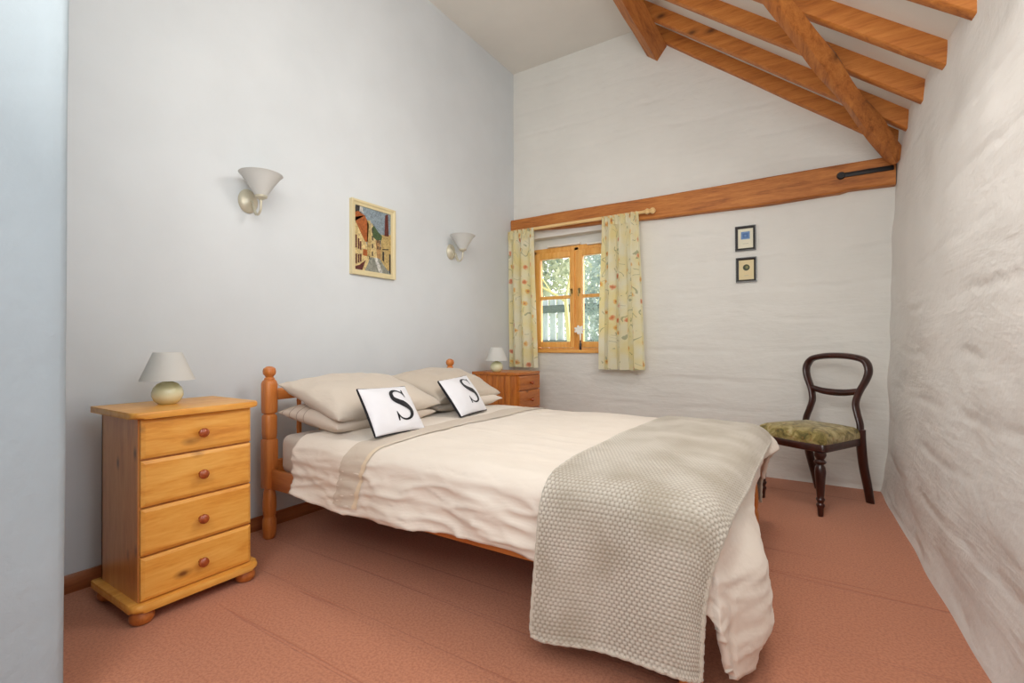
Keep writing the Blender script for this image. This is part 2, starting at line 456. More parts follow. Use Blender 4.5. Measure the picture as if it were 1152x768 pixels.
raf_labels = ['brown pine rafter lying tight against the back wall below the others',
              'brown pine rafter second up from the back wall, white strip behind it',
              'brown pine rafter third from the back wall, crossed midway by the rough diagonal brace',
              'brown pine rafter fourth from the back wall, passing over the upper end of the brace',
              'brown pine rafter nearest the camera, short piece at top right corner']
for i, (yf, lab) in enumerate(zip([4.085, 3.74, 3.33, 2.93, 2.515], raf_labels)):
    w = 0.062
    x0, x1 = -1.36, 0.62
    vs = []; N = 16
    for kx in range(N):
        x = x0 + (x1 - x0) * kx / (N - 1); wob = 0.004 * mnoise.noise(Vector((x * 3, i * 5.1, 0)))
        z = slope(x) + wob
        vs += [(x, yf - w, z + .004), (x, yf - w + .004, z), (x, yf - .004, z), (x, yf, z + .004), (x, yf, z + RH + .02), (x, yf - w, z + RH + .02)]
    fs = [(a * 6 + j, a * 6 + (j + 1) % 6, (a + 1) * 6 + (j + 1) % 6, (a + 1) * 6 + j) for a in range(N - 1) for j in range(6)] + [tuple(range(6)), tuple(range((N - 1) * 6, N * 6))]
    tag(mesh('rafter', vs, fs, RAFT), lab, 'rafter', 'sloping rafters of the roof')

# purlin, turned square to the slope
T = Vector((-1.143, 3.396)); e1 = Vector((.63, .777)); e2 = Vector((-.777, .63))
q = [T, T + e1 * .131, T + e1 * .131 + e2 * .11, T + e2 * .11]
vs = []; N = 26
for kx in range(N):
    y = -1.2 + (BY + .05 + 1.2) * kx / (N - 1)
    for j, p in enumerate(q):
        w = 0.006 * mnoise.noise(Vector((y * 2.2, j * 3.7, 4)))
        vs.append((p.x + w, y, p.y + w))
fs = [(a * 4 + j, a * 4 + (j + 1) % 4, (a + 1) * 4 + (j + 1) % 4, (a + 1) * 4 + j) for a in range(N - 1) for j in range(4)] + [(0, 1, 2, 3), tuple(range((N - 1) * 4, N * 4))]
tag(mesh('purlin', vs, fs, BEAM['y']), 'thick squared brown roof purlin under the rafters, its end meeting the back wall', 'beam')
A = Vector((.415, 3.93, 2.205)); B = Vector((-.165, 2.68, 2.685)); D = (B - A)
vs, fs = beam_mesh(A + D * .0, A + D * 2.18, .125, .12, 50, .009, up=(.63, 0, .777), seed=3, taper=(.80, .58))
tag(mesh('brace', vs, fs, BEAM['y'], sharp=50), 'rough hewn diagonal timber brace running under the rafters to the back corner', 'beam')
# wall beam
vs = []; N = 60
for kx in range(N):
    f = kx / (N - 1); x = WX + .005 + (0.425 - WX) * f
    zt = 2.236 + .003 * math.sin(f * 9); zb = 2.128 - .088 * min(1, f / .62) ** .8 + .004 * math.sin(f * 23) + (.012 if f > .9 else 0)
    yf = 4.015 + .006 * mnoise.noise(Vector((f * 8, 0, 0)))
    vs += [(x, yf + .008, zt), (x, yf, zt - .01), (x, yf, zb + .01), (x, yf + .008, zb), (x, 4.09, zb), (x, 4.09, zt)]
fs = [(a * 6 + j, a * 6 + (j + 1) % 6, (a + 1) * 6 + (j + 1) % 6, (a + 1) * 6 + j) for a in range(N - 1) for j in range(6)] + [tuple(range(6)), tuple(range((N - 1) * 6, N * 6))]
tb = thing('wall_beam', 'long horizontal brown timber beam set along the white back wall above the window', 'beam', (-1.08, 4.05, 2.13))
o = mesh('timber', [(v[0] + 1.08, v[1] - 4.05, v[2] - 2.13) for v in vs], fs, BEAM['x'], tb)
b = MB().box(1.21, 1.50, -.047, -.033, .012, .044, .005)
b.lathe([(.002, -.052), (.022, -.052), (.026, -.042), (.026, -.03)], (1.212, 0, .028), 14, 'y')
b.build('iron_strap', IRON, tb)

# ------------------------------------------------------------------ window
wn = bpy.data.objects.new('window_1', None); link(wn); wn.location = (-1.95, 4.22, .925); struct(wn)
fx0, fx1, fz1 = -.48, .48, 1.005          # frame, local
def bar(mb, x0, x1, z0, z1, y0, y1, bev=.004): mb.box(x0, x1, y0, y1, z0, z1, bev)
b = MB()
bar(b, fx0, fx0 + .045, 0, fz1, -.03, .05); bar(b, fx1 - .045, fx1, 0, fz1, -.03, .05)
bar(b, fx0, fx1, fz1 - .03, fz1 + .02, -.03, .05); bar(b, fx0, fx1, .0, .045, -.03, .05); bar(b, -.022, .022, .04, fz1, -.03, .05)
b.build('window_frame', WINW['z'], wn)
for s, x0, x1 in ((0, fx0 + .04, -.016), (1, .016, fx1 - .04)):
    z0, z1 = .047, fz1 - .028
    b = MB(); w = .048
    bar(b, x0, x0 + w, z0, z1, -.045, .01); bar(b, x1 - w, x1, z0, z1, -.045, .01); bar(b, x0 + w, x1 - w, z1 - w - .01, z1, -.045, .01); bar(b, x0 + w, x1 - w, z0, z0 + w + .008, -.045, .01)
    zb = .535; bar(b, x0 + w, x1 - w, zb - .015, zb + .015, -.04, .005)
    c = b.build('casement', WINW['z'], wn)
    MB().box(x0 + w - .005, x1 - w + .005, -.02, -.014, z0 + w, z1 - w).build('pane', GLASS, c)
    hx = (x1 - w / 2) if s == 0 else (x0 + w / 2)
    b = MB().box(hx - .009, hx + .009, -.052, -.044, .56, .61, .003); b.tube([(hx, -.05, .60), (hx, -.072, .60), (hx, -.075, .595), (hx, -.075, .535)], .0065, 8)
    b.build('handle', BRASS, c)
b = MB().box(OX0 - 1.95 * 0 - (-1.95), OX1 + 1.95, -.165, -.03, -.002, .026, .006); b.build('window_sill', WINW['x'], wn)
b = MB().box(-.30, .05, -.06, -.032, fz1 + .021, fz1 + .040, .004); b.box(.12, .42, -.06, -.032, fz1 + .004, fz1 + .022, .004)
b.build('trickle_vent', plain('white_plastic', rgb(236, 232, 224), .4), wn)

# ------------------------------------------------------------------ curtain pole, curtains
cp = thing('curtain_pole', 'pale wooden curtain pole with turned finial above the window', 'curtain pole', (-1.86, 3.968, 2.105))
MB().lathe([(.015, -.69), (.015, .56)], axis='x', seg=20).build('pole', POLEW, cp)
fin = [(.010, 0), (.015, .004), (.018, .012), (.014, .02), (.012, .05), (.014, .085), (.021, .092), (.025, .105), (.021, .118), (.014, .124), (.014, .128), (.022, .136), (.026, .15), (.022, .163), (.010, .172), (.002, .175)]
MB().lathe(fin, (.555, 0, 0), 20, 'x').build('finial', POLEW, cp)
for x in (-.62, .53):
    b = MB().box(x - .012, x + .012, -.02, .049, -.026, -.012, .004); b.lathe([(.017, -.012), (.019, 0), (.017, .012)], (x, 0, 0), 20, 'x')
    b.build('bracket', POLEW, cp)
def ring(mb, x):
    pts = [(x + .002 * math.sin(a * 3), .019 * math.cos(a), .019 * math.sin(a) - .004) for a in np.linspace(0, 2 * PI, 18)]
    mb.tube(pts, .0022, 6, up=(1, 0, 0)); mb.tube([(x, 0, -.022), (x, .002, -.034)], .0015, 6)
for x in list(np.linspace(-.64, -.44, 6)) + list(np.linspace(.27, .52, 7)):
    b = MB(); ring(b, float(x)); b.build('curtain_ring', BRASS, cp)

def curtain(name, label, xa0, xa1, xb0, xb1, ztop, zbot, nf, amp, seed):
    nu, nv = 140, 46
    vs = []; uv = []
    W = (xb1 - xb0) * 2.0
    for i in range(nu):
        u = i / (nu - 1)
        for j in range(nv):
            v = j / (nv - 1)
            x0 = xa0 + (xb0 - xa0) * v; x1 = xa1 + (xb1 - xa1) * v
            ph = u * nf * 2 * PI + .5 * mnoise.noise(Vector((u * 4, v * .8, seed)))
            fine = math.sin(u * nf * 2 * 2 * PI + seed) * .25 * (1 - v) ** 3
            a = amp * (.45 + .55 * min(1, v * 3)) * (1 + .5 * mnoise.noise(Vector((u * 3, v * 1.3, seed + 9))))
            y = a * (math.sin(ph) + fine)
            if v < .05: y *= .6
            x = x0 + (x1 - x0) * (u + .035 * math.sin(2 * ph) * min(1, v * 2))
            z = ztop + (zbot - ztop) * v + .006 * mnoise.noise(Vector((u * 6, seed, 0))) * v
            vs.append((x, y, z)); uv.append((u * W + seed, v * (ztop - zbot)))
    t = thing(name, label, 'curtain', ((xb0 + xb1) / 2, 3.944, zbot))
    loc = Vector(t.location)
    o = mesh('fabric', [(v[0] - loc.x, v[1], v[2] - loc.z) for v in vs], grid_faces(nu, nv), CURTAIN, t, sharp=180, uv=uv)
    # gathered heading tape: narrow frill standing above the hooks
    hv = []; hu = []
    for i in range(nu):
        u = i / (nu - 1); y = .012 * math.sin(u * nf * 4 * PI)
        for j in range(4):
            hv.append((xa0 + (xa1 - xa0) * u - loc.x, y * (1 + .2 * j) - .004, ztop - .06 + j * .027 - loc.z)); hu.append((u * W + seed, 2 + j * .02))
    mesh('heading', hv, grid_faces(nu, 4), CURTAIN, t, sharp=180, uv=hu)
    return t
curtain('curtain', 'cream floral curtain hanging left of the window, next to the left wall', -2.565, -2.275, -2.555, -2.235, 2.085, .785, 3, .036, 2.3)
curtain('curtain', 'cream floral curtain hanging right of the window over bare white wall', -1.59, -1.265, -1.62, -1.215, 2.085, .785, 3.5, .038, 6.1)

# ------------------------------------------------------------------ window sill flower
fl = thing('flower_vase', 'slim dark bottle with a single white flower standing on the window sill', 'vase', (-1.88, 4.12, .951))
MB().lathe([(.010, 0), (.0115, .004), (.0115, .055), (.008, .065), (.006, .085), (.007, .088), (.004, .088)], seg=16).build('bottle', plain('dark_glass', rgb(60, 50, 48), .15), fl)
WF = plain('white_petal', rgb(250, 250, 244), .6)
MB().tube([(0, 0, .08), (.0, 0, .13), (-.006, 0, .185)], [.0035, .008, .012], 8).build('stem', WF, fl)
b = MB()
for k in range(7):
    a = k * 2 * PI / 7; c, s = math.cos(a), math.sin(a)
    pts = [(0, .0), (.02, .013), (.042, .014), (.058, 0), (.042, -.014), (.02, -.013)]
    b.add([(-.006 + c * p - s * q_, -.012 - .25 * p + 4 * p * p, .187 + .8 * (s * p + c * q_)) for p, q_ in pts], [(0, 1, 2, 3, 4, 5)])
b.lathe([(.001, .18), (.013, .186), (.01, .197), (.001, .2)], (-.006, 0, 0), 10); b.build('petals', WF, fl)

# ------------------------------------------------------------------ chests
def knob(parent, x, y, z, r=.018, mat=None):
    pr = [(.009, 0), (.008, .006), (.008, .012), (r * .8, .016), (r, .023), (r * .95, .030), (r * .6, .036), (.001, .038)]
    return MB().lathe(pr, (x, y, z), 20, 'x').build('knob', mat or KNOB, parent)
def rounded_slab(x0, x1, y0, y1, z0, z1, rc, be):
    bm = bmesh.new(); pts = []
    for cx, cy, a0 in ((x1 - rc, y1 - rc, 0), (x0 + .004, y1 - .004, 90), (x0 + .004, y0 + .004, 180), (x1 - rc, y0 + rc, 270)):
        r = rc if cx == x1 - rc else .004
        for k in range(7): a = math.radians(a0 + 15 * k); pts.append((cx + r * math.cos(a), cy + r * math.sin(a)))
    lo = [bm.verts.new((p[0], p[1], z0)) for p in pts]; hi = [bm.verts.new((p[0], p[1], z1)) for p in pts]
    ft = bm.faces.new(hi); fb = bm.faces.new(list(reversed(lo)))
    for i in range(len(pts)): j = (i + 1) % len(pts); bm.faces.new((lo[i], lo[j], hi[j], hi[i]))
    ed = [e for e in bm.edges if e.verts[0].co.z == e.verts[1].co.z]
    bmesh.ops.bevel(bm, geom=ed, offset=be, segments=3, profile=.5, affect='EDGES')
    return bm
def chest(name, label, loc, D, W, H, divs, mats, sidemat, zb=.078, feet=True, ov=.028, planks=False):
    """front faces +x; origin at floor, middle of the back"""
    t = thing(name, label, 'chest of drawers', loc)
    h = W / 2
    b = MB(); b.box(0, D - .012, -h, -h + .02, zb - .01, H - .024); b.box(0, D - .012, h - .02, h, zb - .01, H - .024)
    b.box(0, .01, -h, h, zb, H - .024); b.box(.01, D - .02, -h + .018, h - .018, zb - .012, zb + .004)
    if planks:
        for k in range(7): b.box(.005 + k * (D - .02) / 7, .005 + (k + 1) * (D - .02) / 7 - .004, -h - .006, -h, zb, H - .026, .0025)
    b.box(D - .03, D - .010, -h + .002, h - .002, zb - .005, H - .03)
    b.build('carcass', sidemat, t)
    MB().bm(rounded_slab(-.03, D + ov, -h - ov, h + ov, H - .024, H, .035, .009)).build('top', mats['y'], t)
    MB().bm(rounded_slab(-.02, D + ov, -h - ov, h + ov, zb - .03, zb - .002, .035, .012)).build('plinth', mats['y'], t)
    for sx in (.03, D - .015):
        for sy in (-h + .015, h - .015):
            zt = zb - .03
            pr = [(.018, 0), (.032, .004), (.039, zt * .35), (.039, zt * .6), (.032, zt * .92), (.02, zt)]
            MB().lathe(pr, (sx, sy, 0), 22).build('foot', mats['y'] if not feet else KNOBF, t)
    for k in range(len(divs) - 1):
        z1, z0 = divs[k] - .004, divs[k + 1] + .004
        bm = bmesh.new(); bmesh.ops.create_cube(bm, size=1)
        y0, y1 = -h + .004, h - .004
        for v in bm.verts: v.co = Vector((D - .018 + (v.co.x + .5) * .022, v.co.y * (y1 - y0), (z0 + z1) / 2 + v.co.z * (z1 - z0)))
        ff = [f for f in bm.faces if f.normal.x > .9]
        bmesh.ops.inset_region(bm, faces=ff, thickness=.017, depth=0)
        for f in bm.faces:
            if f.normal.x > .9 and f.calc_area() > .4 * (y1 - y0) * (z1 - z0):
                for v in f.verts: v.co.x += .005
        d = MB().bm(bm).build('drawer', mats['y'], t, sharp=12)
        knob(d, D + .009, 0, (z0 + z1) / 2 - .002, .0185 if feet else .015)
    return t
KNOBF = wood('bun_foot', rgb(196, 120, 56), rgb(178, 100, 44), rgb(150, 80, 34), 'x', rough=.3, knots=0)
chest('chest_of_drawers', 'honey pine four-drawer chest standing left of the bed with a lamp on top', (-2.41, .933, 0), .35, .402, .762,
      [.738, .589, .415, .240, .078], PINE, SIDEP)
chest('chest_of_drawers', 'amber pine chest beyond the bed in the corner under the window curtain', (-2.555, 3.57, 0), .445, .36, .766,
      [.742, .612, .452, .275, .078], FAR, FAR['z'], feet=False, ov=.012, planks=True)

# ------------------------------------------------------------------ table lamps
def table_lamp(label, loc):
    t = thing('table_lamp', label, 'lamp', loc, group='matching bedside lamps')
    pr = [(.030, 0), (.034, .003), (.047, .016), (.055, .035), (.055, .05), (.049, .068), (.036, .083), (.022, .09), (.018, .092)]
    MB().lathe(pr, seg=36).build('lamp_base', CERAM, t, sharp=60)
    MB().lathe([(.012, .09), (.012, .10), (.016, .10), (.016, .12), (.010, .122), (.010, .15)], seg=18).build('lamp_fitting', BRASS, t)
    vs = []; fs = []; n = 48
    for r, z in ((.096, .098), (.050, .212), (.0485, .212), (.0945, .098)):
        vs += [(r * math.cos(2 * PI * k / n), r * math.sin(2 * PI * k / n), z) for k in range(n)]
    for i in range(4):
        for k in range(n): fs.append((i * n + k, i * n + (k + 1) % n, ((i + 1) % 4) * n + (k + 1) % n, ((i + 1) % 4) * n + k))
    mesh('lamp_shade', vs, fs, SHADE, t, sharp=50)
    return t
L1 = table_lamp('small round ceramic table lamp with white shade on the near pine chest', (-2.262, .902, .762))
L2 = copy_tree(L1); L2.location = (-2.352, 3.425, .766)
L2['label'] = 'small round ceramic table lamp with white shade on the far chest by the curtain'

# ------------------------------------------------------------------ wall sconces
def sconce(label, y, z):
    t = thing('wall_sconce', label, 'wall light', (WX, y, z), group='matching wall lights')
    MB().lathe([(.056, 0), (.058, .006), (.054, .014), (.042, .022), (.034, .025), (.018, .034), (.006, .036)], seg=32, axis='x', M=Matrix.Diagonal((1, .9, 1.12))).build('wall_plate', SCON, t)
    arm = catmull([(.03, 0, 0), (.055, 0, -.02), (.075, 0, -.065), (.10, 0, -.085), (.125, 0, -.065), (.130, 0, -.025), (.13, 0, .0)], 8)
    MB().tube(arm, .006, 10, up=(0, 1, 0)).build('arm', SCON, t)
    arm2 = catmull([(.028, .0, -.01), (.05, .004, -.05), (.07, .004, -.08), (.085, 0, -.082)], 8)
    MB().tube(arm2, .0035, 8, up=(0, 1, 0)).build('scroll', SCON, t)
    MB().lathe([(.012, -.012), (.020, -.006), (.030, 0), (.032, .008), (.024, .012)], (.13, 0, 0), 24).build('shade_holder', SCON, t)
    out = [(.027, .006), (.035, .02), (.050, .045), (.066, .07), (.082, .094), (.096, .112), (.105, .120)]
    pr = out + [(r - .004, h + .002) for r, h in reversed(out)]
    vs = []; fs = []; n = 44
    for r, h in pr: vs += [(.13 + r * math.cos(2 * PI * k / n), r * math.sin(2 * PI * k / n), h) for k in range(n)]
    for i in range(len(pr) - 1):
        for k in range(n): fs.append((i * n + k, i * n + (k + 1) % n, (i + 1) * n + (k + 1) % n, (i + 1) * n + k))
    mesh('glass_shade', vs, fs, OPAL, t, sharp=60)
    return t
S1 = sconce('white trumpet glass wall light above the near chest, left of the street painting', 1.405, 1.775)
S2 = copy_tree(S1); S2.location = (WX, 3.09, 1.775); S2['label'] = 'white trumpet glass wall light right of the street painting, near the window corner'

# ------------------------------------------------------------------ pictures
def flat(mb, pts, mi, d):
    """polygon in picture plane (a right, b up) at depth d"""
    mb.cur = mi; n = len(pts); mb.add([(d, p[0], p[1]) for p in pts], [tuple(range(n))])
pt = thing('painting', 'gilt framed painting of an old town street on the left wall between wall lights', 'painting', (WX, 2.262, 1.717))
hw, hh = .192, .248
def frame_mesh(hw, hh, w, d, lip):
    b = MB(); prof = [(0, 0), (0, d), (w * .35, d * 1.0), (w * .6, d * .72), (w, d * .6), (w, 0)]
    m = len(prof); vs = []; fs = []
    for sx, sy in ((-1, -1), (1, -1), (1, 1), (-1, 1)):
        for ins, h in prof: vs.append((h, sx * (hw - ins), sy * (hh - ins)))
    for c in range(4):
        for j in range(m - 1): fs.append((c * m + j, c * m + j + 1, ((c + 1) % 4) * m + j + 1, ((c + 1) % 4) * m + j))
    return b.add(vs, fs)
frame_mesh(hw, hh, .034, .026, 0).build('frame', GILT, pt, sharp=20)
cols = [rgb(142, 158, 168), rgb(222, 198, 140), rgb(176, 96, 40), rgb(98, 40, 30), rgb(150, 152, 140), rgb(70, 92, 56), rgb(196, 170, 110), rgb(58, 52, 48), rgb(206, 206, 200), rgb(182, 140, 90)]
PC = []
for i, c in enumerate(cols):
    t = NT('paint_%d' % i); n = t.noise(t.coords(), 60, 4, .7, 1.0)
    t.base(t.mix(t.ramp(n, [(.35, (0, 0, 0, 1)), (.65, (1, 1, 1, 1))]), tuple(x * .5 for x in c[:3]) + (1,), tuple(min(1, x * 1.15) for x in c[:3]) + (1,))).rough(.55)
    t.l(t.bump(n, .5, .004), t.b.inputs['Normal']); PC.append(t.m)
b = MB(); a0, a1, b0, b1 = -.165, .165, -.220, .220
def R4(x0, x1, y0, y1): return [(x0, y0), (x1, y0), (x1, y1), (x0, y1)]
def nrm(pts): return [(a0 + (a1 - a0) * p[0], b0 + (b1 - b0) * p[1]) for p in pts]
def F(pts, mi, k): flat(b, nrm(pts), mi, .008 + .0006 * k)
F(R4(0, 1, 0, 1), 0, 0)
F([(0, .03), (0, .80), (.12, .74), (.30, .50), (.40, .20), (.28, .0), (0, 0)], 1, 1)
F([(0, .72), (.02, .92), (.28, .86), (.38, .74), (.36, .46), (.28, .46), (0, .79)], 2, 2)
F([(.0, .86), (.06, 1.0), (.16, 1.0), (.18, .88), (.10, .90)], 7, 3)
F([(.14, .90), (.15, .98), (.22, .98), (.24, .89)], 8, 4)
F([(.34, .24), (.34, .80), (.42, .80), (.46, .22)], 6, 2)
F([(.42, .22), (.44, .78), (.52, .72), (.60, .24)], 1, 3)
F([(.56, .22), (.56, .56), (.66, .58), (.74, .22)], 9, 2)
F([(.48, .56), (.46, .70), (.52, .74), (.62, .66), (.74, .60), (.72, .54), (.58, .52)], 5, 4)
F([(.70, .14), (.70, .62), (1, .66), (1, .04)], 6, 3)
F([(.80, .62), (.82, .95), (.90, .98), (.92, .62)], 3, 5)
F([(.26, 0), (.44, .24), (.66, .24), (.98, 0)], 4, 4)
F([(.52, .24), (.60, .24), (.76, 0), (.66, 0)], 8, 5)
F([(0, 0), (0, .05), (.14, .09), (.30, .18), (.20, .0)], 3, 5)
for x, z in ((.04, .34), (.10, .33), (.15, .32)): F(R4(x, x + .035, z, z + .22 - x * .6), 3, 5)
for x, z in ((.04, .10), (.10, .12), (.15, .14)): F(R4(x, x + .035, z, z + .16 - x * .3), 3, 6)
for z in (.62, .50, .38, .26): F(R4(.455, .485, z, z + .07), 7, 6)
for z in (.48, .38): F(R4(.60, .63, z, z + .05), 7, 6); F(R4(.66, .685, z, z + .045), 7, 6)
F([(.74, .22), (.74, .36), (.79, .36), (.79, .20)], 7, 6); F([(.93, .04), (.93, .34), (.97, .34), (.97, .02)], 7, 6)
F([(.22, .24), (.23, .34), (.33, .34), (.34, .24)], 2, 6)
F([(.74, .40), (.92, .42), (.92, .405), (.74, .385)], 7, 6)
F([(.38, .20), (.38, .25), (.40, .25), (.40, .20)], 7, 6)
b.build('canvas', PC, pt)

def small_print(label, x, z, kind):
    t = thing('framed_print', label, 'picture', (x, BY, z), -PI / 2, 'pair of small black frames')
    frame_mesh(.0725, .095, .020, .018, 0).build('frame', BLKFR, t, sharp=20)
    b = MB(); flat(b, R4(-.056, .056, -.078, .078), 0, .006)
    if kind == 0:
        flat(b, R4(-.032, .030, -.006, .052), 1, .0065); flat(b, R4(-.020, .018, .004, .040), 2, .007); flat(b, R4(-.008, .006, .012, .028), 1, .0075); flat(b, R4(-.02, .02, -.042, -.038), 3, .0065)
    else:
        flat(b, [(.024 * math.cos(a), .018 + .024 * math.sin(a)) for a in np.linspace(0, 2 * PI, 20)[:-1]], 1, .0065)
        flat(b, [(.004 + .011 * math.cos(a), .020 + .012 * math.sin(a)) for a in np.linspace(0, 2 * PI, 12)[:-1]], 2, .007); flat(b, R4(-.016, .016, -.046, -.042), 3, .0065)
    mats = [MOUNT if kind == 0 else plain('cream_mount', rgb(222, 206, 164), .8)] + ([plain('print_blue', rgb(104, 138, 184), .6), plain('print_deep_blue', rgb(72, 108, 160), .6)] if kind == 0 else [plain('print_dark_green', rgb(52, 60, 40), .6), plain('print_olive', rgb(120, 122, 74), .6)]) + [plain('print_grey', rgb(190, 186, 170), .7)]
    b.build('print', mats, t)
small_print('small black framed print of a blue square, the upper of two', -.474, 1.811, 0)
small_print('small black framed print of a dark round motif, the lower of two', -.470, 1.569, 1)

# ------------------------------------------------------------------ bed
bed = thing('bed_frame', 'pine double bed frame with turned corner posts and low side rails', 'bed', (-1.37, 2.155, 0))
BO = Vector(bed.location)
HX, FX, NY, FY = -2.42, -.315, 1.43, 2.885
def bpost(x, y, tall):
    b = MB(); c = (x - BO.x, y - BO.y, 0)
    def blk(z0, z1, w=.066, ch=.012):
        b.box(c[0] - w / 2, c[0] + w / 2, c[1] - w / 2, c[1] + w / 2, z0, z1, ch, 2)
    def sq(prof):   # softly squared turned section
        vs = []; fs = []; n = 24
        for r, z in prof:
            for k in range(n):
                a = 2 * PI * (k + .5) / n; q_ = (abs(math.cos(a)) ** 5 + abs(math.sin(a)) ** 5) ** (-1 / 5)
                q_ = 1 + (q_ - 1) * .95
                vs.append((c[0] + r * q_ * math.cos(a), c[1] + r * q_ * math.sin(a), z))
        for i in range(len(prof) - 1):
            for k in range(n): fs.append((i * n + k, i * n + (k + 1) % n, (i + 1) * n + (k + 1) % n, (i + 1) * n + k))
        fs.append(tuple(range(n))); fs.append(tuple(range((len(prof) - 1) * n, len(prof) * n))); b.add(vs, fs)
    # foot
    b.lathe([(.024, 0), (.031, .01), (.034, .05), (.034, .095), (.029, .108), (.027, .115), (.031, .125), (.034, .16), (.033, .20), (.028, .245), (.024, .258), (.03, .262)], c, 14)
    top = .518 if tall else .40
    blk(.258, top)
    if tall:
        sq([(.022, .51), (.029, .520), (.031, .545), (.031, .63), (.028, .638), (.021, .645)])
        sq([(.022, .645), (.031, .652), (.033, .668), (.033, .80), (.029, .815), (.021, .824)])
        b.lathe([(.022, .82), (.026, .826), (.024, .832), (.018, .836), (.022, .842), (.030, .852), (.032, .866), (.028, .882), (.014, .891), (.001, .893)], c, 24)
    else:
        b.lathe([(.024, .395), (.031, .402), (.031, .42), (.02, .432), (.001, .436)], c, 20)
    return b.build('post', BEDW['z'], bed)
bpost(HX, NY, 1); bpost(HX, FY, 1); bpost(FX, NY, 0); bpost(FX, FY, 0)
lx = lambda x: x - BO.x
ly = lambda y: y - BO.y
for y in (NY + .004, FY - .004): MB().box(lx(HX + .03), lx(FX - .03), ly(y) - .013, ly(y) + .013, .258, .358, .005).build('side_rail', BEDW['x'], bed)
MB().box(lx(FX) - .013, lx(FX) + .013, ly(NY + .03), ly(FY - .03), .258, .358, .005).build('foot_rail', BEDW['y'], bed)
MB().box(lx(HX) - .013, lx(HX) + .013, ly(NY + .03), ly(FY - .03), .28, .40, .005).build('head_rail', BEDW['y'], bed)
MB().box(lx(HX) - .016, lx(HX) + .016, ly(NY + .03), ly(FY - .03), .715, .775, .008).build('head_rail', BEDW['y'], bed)
for k in range(9):
    y = NY + .03 + (FY - NY - .06) * (k + 1) / 10
    MB().lathe([(.010, .39), (.013, .42), (.009, .46), (.014, .55), (.009, .66), (.013, .70), (.010, .72)], (lx(HX), ly(y), 0), 14).build('spindle', BEDW['z'], bed)
for k in range(12):
    x = HX + .12 + k * (FX - HX - .24) / 11; MB().box(lx(x) - .035, lx(x) + .035, ly(NY + .017), ly(FY - .017), .310, .328, .003).build('slat', BEDW['y'], bed)

mt = MB().box(-2.385, -.36, 1.462, 2.853, .331, .535, .045, 4)
tag(mt.build('mattress', SHEET), 'white sheeted double mattress lying in the pine bed frame', 'mattress')

# draped cloth ------------------------------------------------------
XF, YN, YF, RR, ZT = -.315, 1.455, 2.845, .085, .553
def vnoise(x, y, z): return mnoise.noise(Vector((x, y, z)))
def drape(a, b_, bulge=True, throw=False):
    """cloth coordinates (a along the bed, b across) -> point on the draped bed"""
    ox = max(0.0, a - XF); oyn = max(0.0, YN - b_); oyf = max(0.0, b_ - YF); oy = oyn + oyf
    px = min(a, XF); py = min(max(b_, YN), YF)
    d = math.hypot(ox, oy)
    # top puffiness
    ex = min(1, max(0, (XF + .06 - px) / .35)); ey = min(1, min(py - YN + .05, YF - py + .05) / .3)
    z = ZT + .030 * math.sqrt(max(0, ex * ey)) * (1 if px > -2.0 else 1)
    z += .007 * vnoise(a * 3.2, b_ * 2.2, 0) + .004 * vnoise(a * 8, b_ * 5, 3)
    # long soft ridges over the top
    z += .004 * (1 - abs(vnoise(a * 2.0 + b_ * 1.2, b_ * 7, 6))) ** 4
    if d <= 1e-9: return (px, py, z)
    nx = ox / d; nyv = (-1 if oyn > 0 else 1) * oy / d
    q = d / RR
    if q < PI / 2: h, dr = RR * math.sin(q), RR * (1 - math.cos(q))
    else:
        e = d - RR * PI / 2; h, dr = RR + .05 * e, RR + e
    sf = min(1, max(0, (d - .03) / .15))
    # creases of the hanging side
    w = sf * (.014 * vnoise(a * 2.4 - dr * 4, b_ * 2.4 + dr * 9, 11) + .016 * (1 - abs(vnoise(a * 3.5 + dr * 6, b_ * 3.5 - dr * 14, 5))) ** 3)
    w += sf * .008 * (1 - abs(vnoise(a * 6 + dr * 9 + b_ * 3, dr * 22 - a * 5, 15))) ** 5
    w *= 1 - .5 * nx
    # vertical folds
    tpar = a if oy > ox else b_
    w += sf * min(1, dr / .35) * .014 * math.sin(tpar * 17 + 2 * vnoise(tpar * 3, 0, 2))
    if throw:   # heavier cloth: only slow folds that run down with the drop
        w = sf * (.016 + min(1, dr / .4) * (.011 * math.sin(tpar * 15 + 1.5 * vnoise(tpar * 3, dr, 2)) + .006 * vnoise(tpar * 5, dr * 2, 8)))
    h += w
    x = px + nx * h; y = py + nyv * h; zz = z - dr
    if bulge and nx > .25:
        g = math.exp(-((y - 1.70) / .20) ** 2) * min(1, max(0, (dr - .10) / .15)) * min(1, max(0, (.60 - dr) / .2))
        x += .085 * g * nx
        g2 = math.exp(-((y - 2.82) / .12) ** 2) * min(1, dr / .1)
        x += .05 * g2
    return (x, y, max(zz, .014))
def offset_grid(P, off):
    """move a grid of points along its own normals"""
    du = np.gradient(P, axis=0); dv = np.gradient(P, axis=1); n = np.cross(du, dv); n /= np.linalg.norm(n, axis=2, keepdims=True) + 1e-9
    return P + n * (off[..., None] if isinstance(off, np.ndarray) else off), n

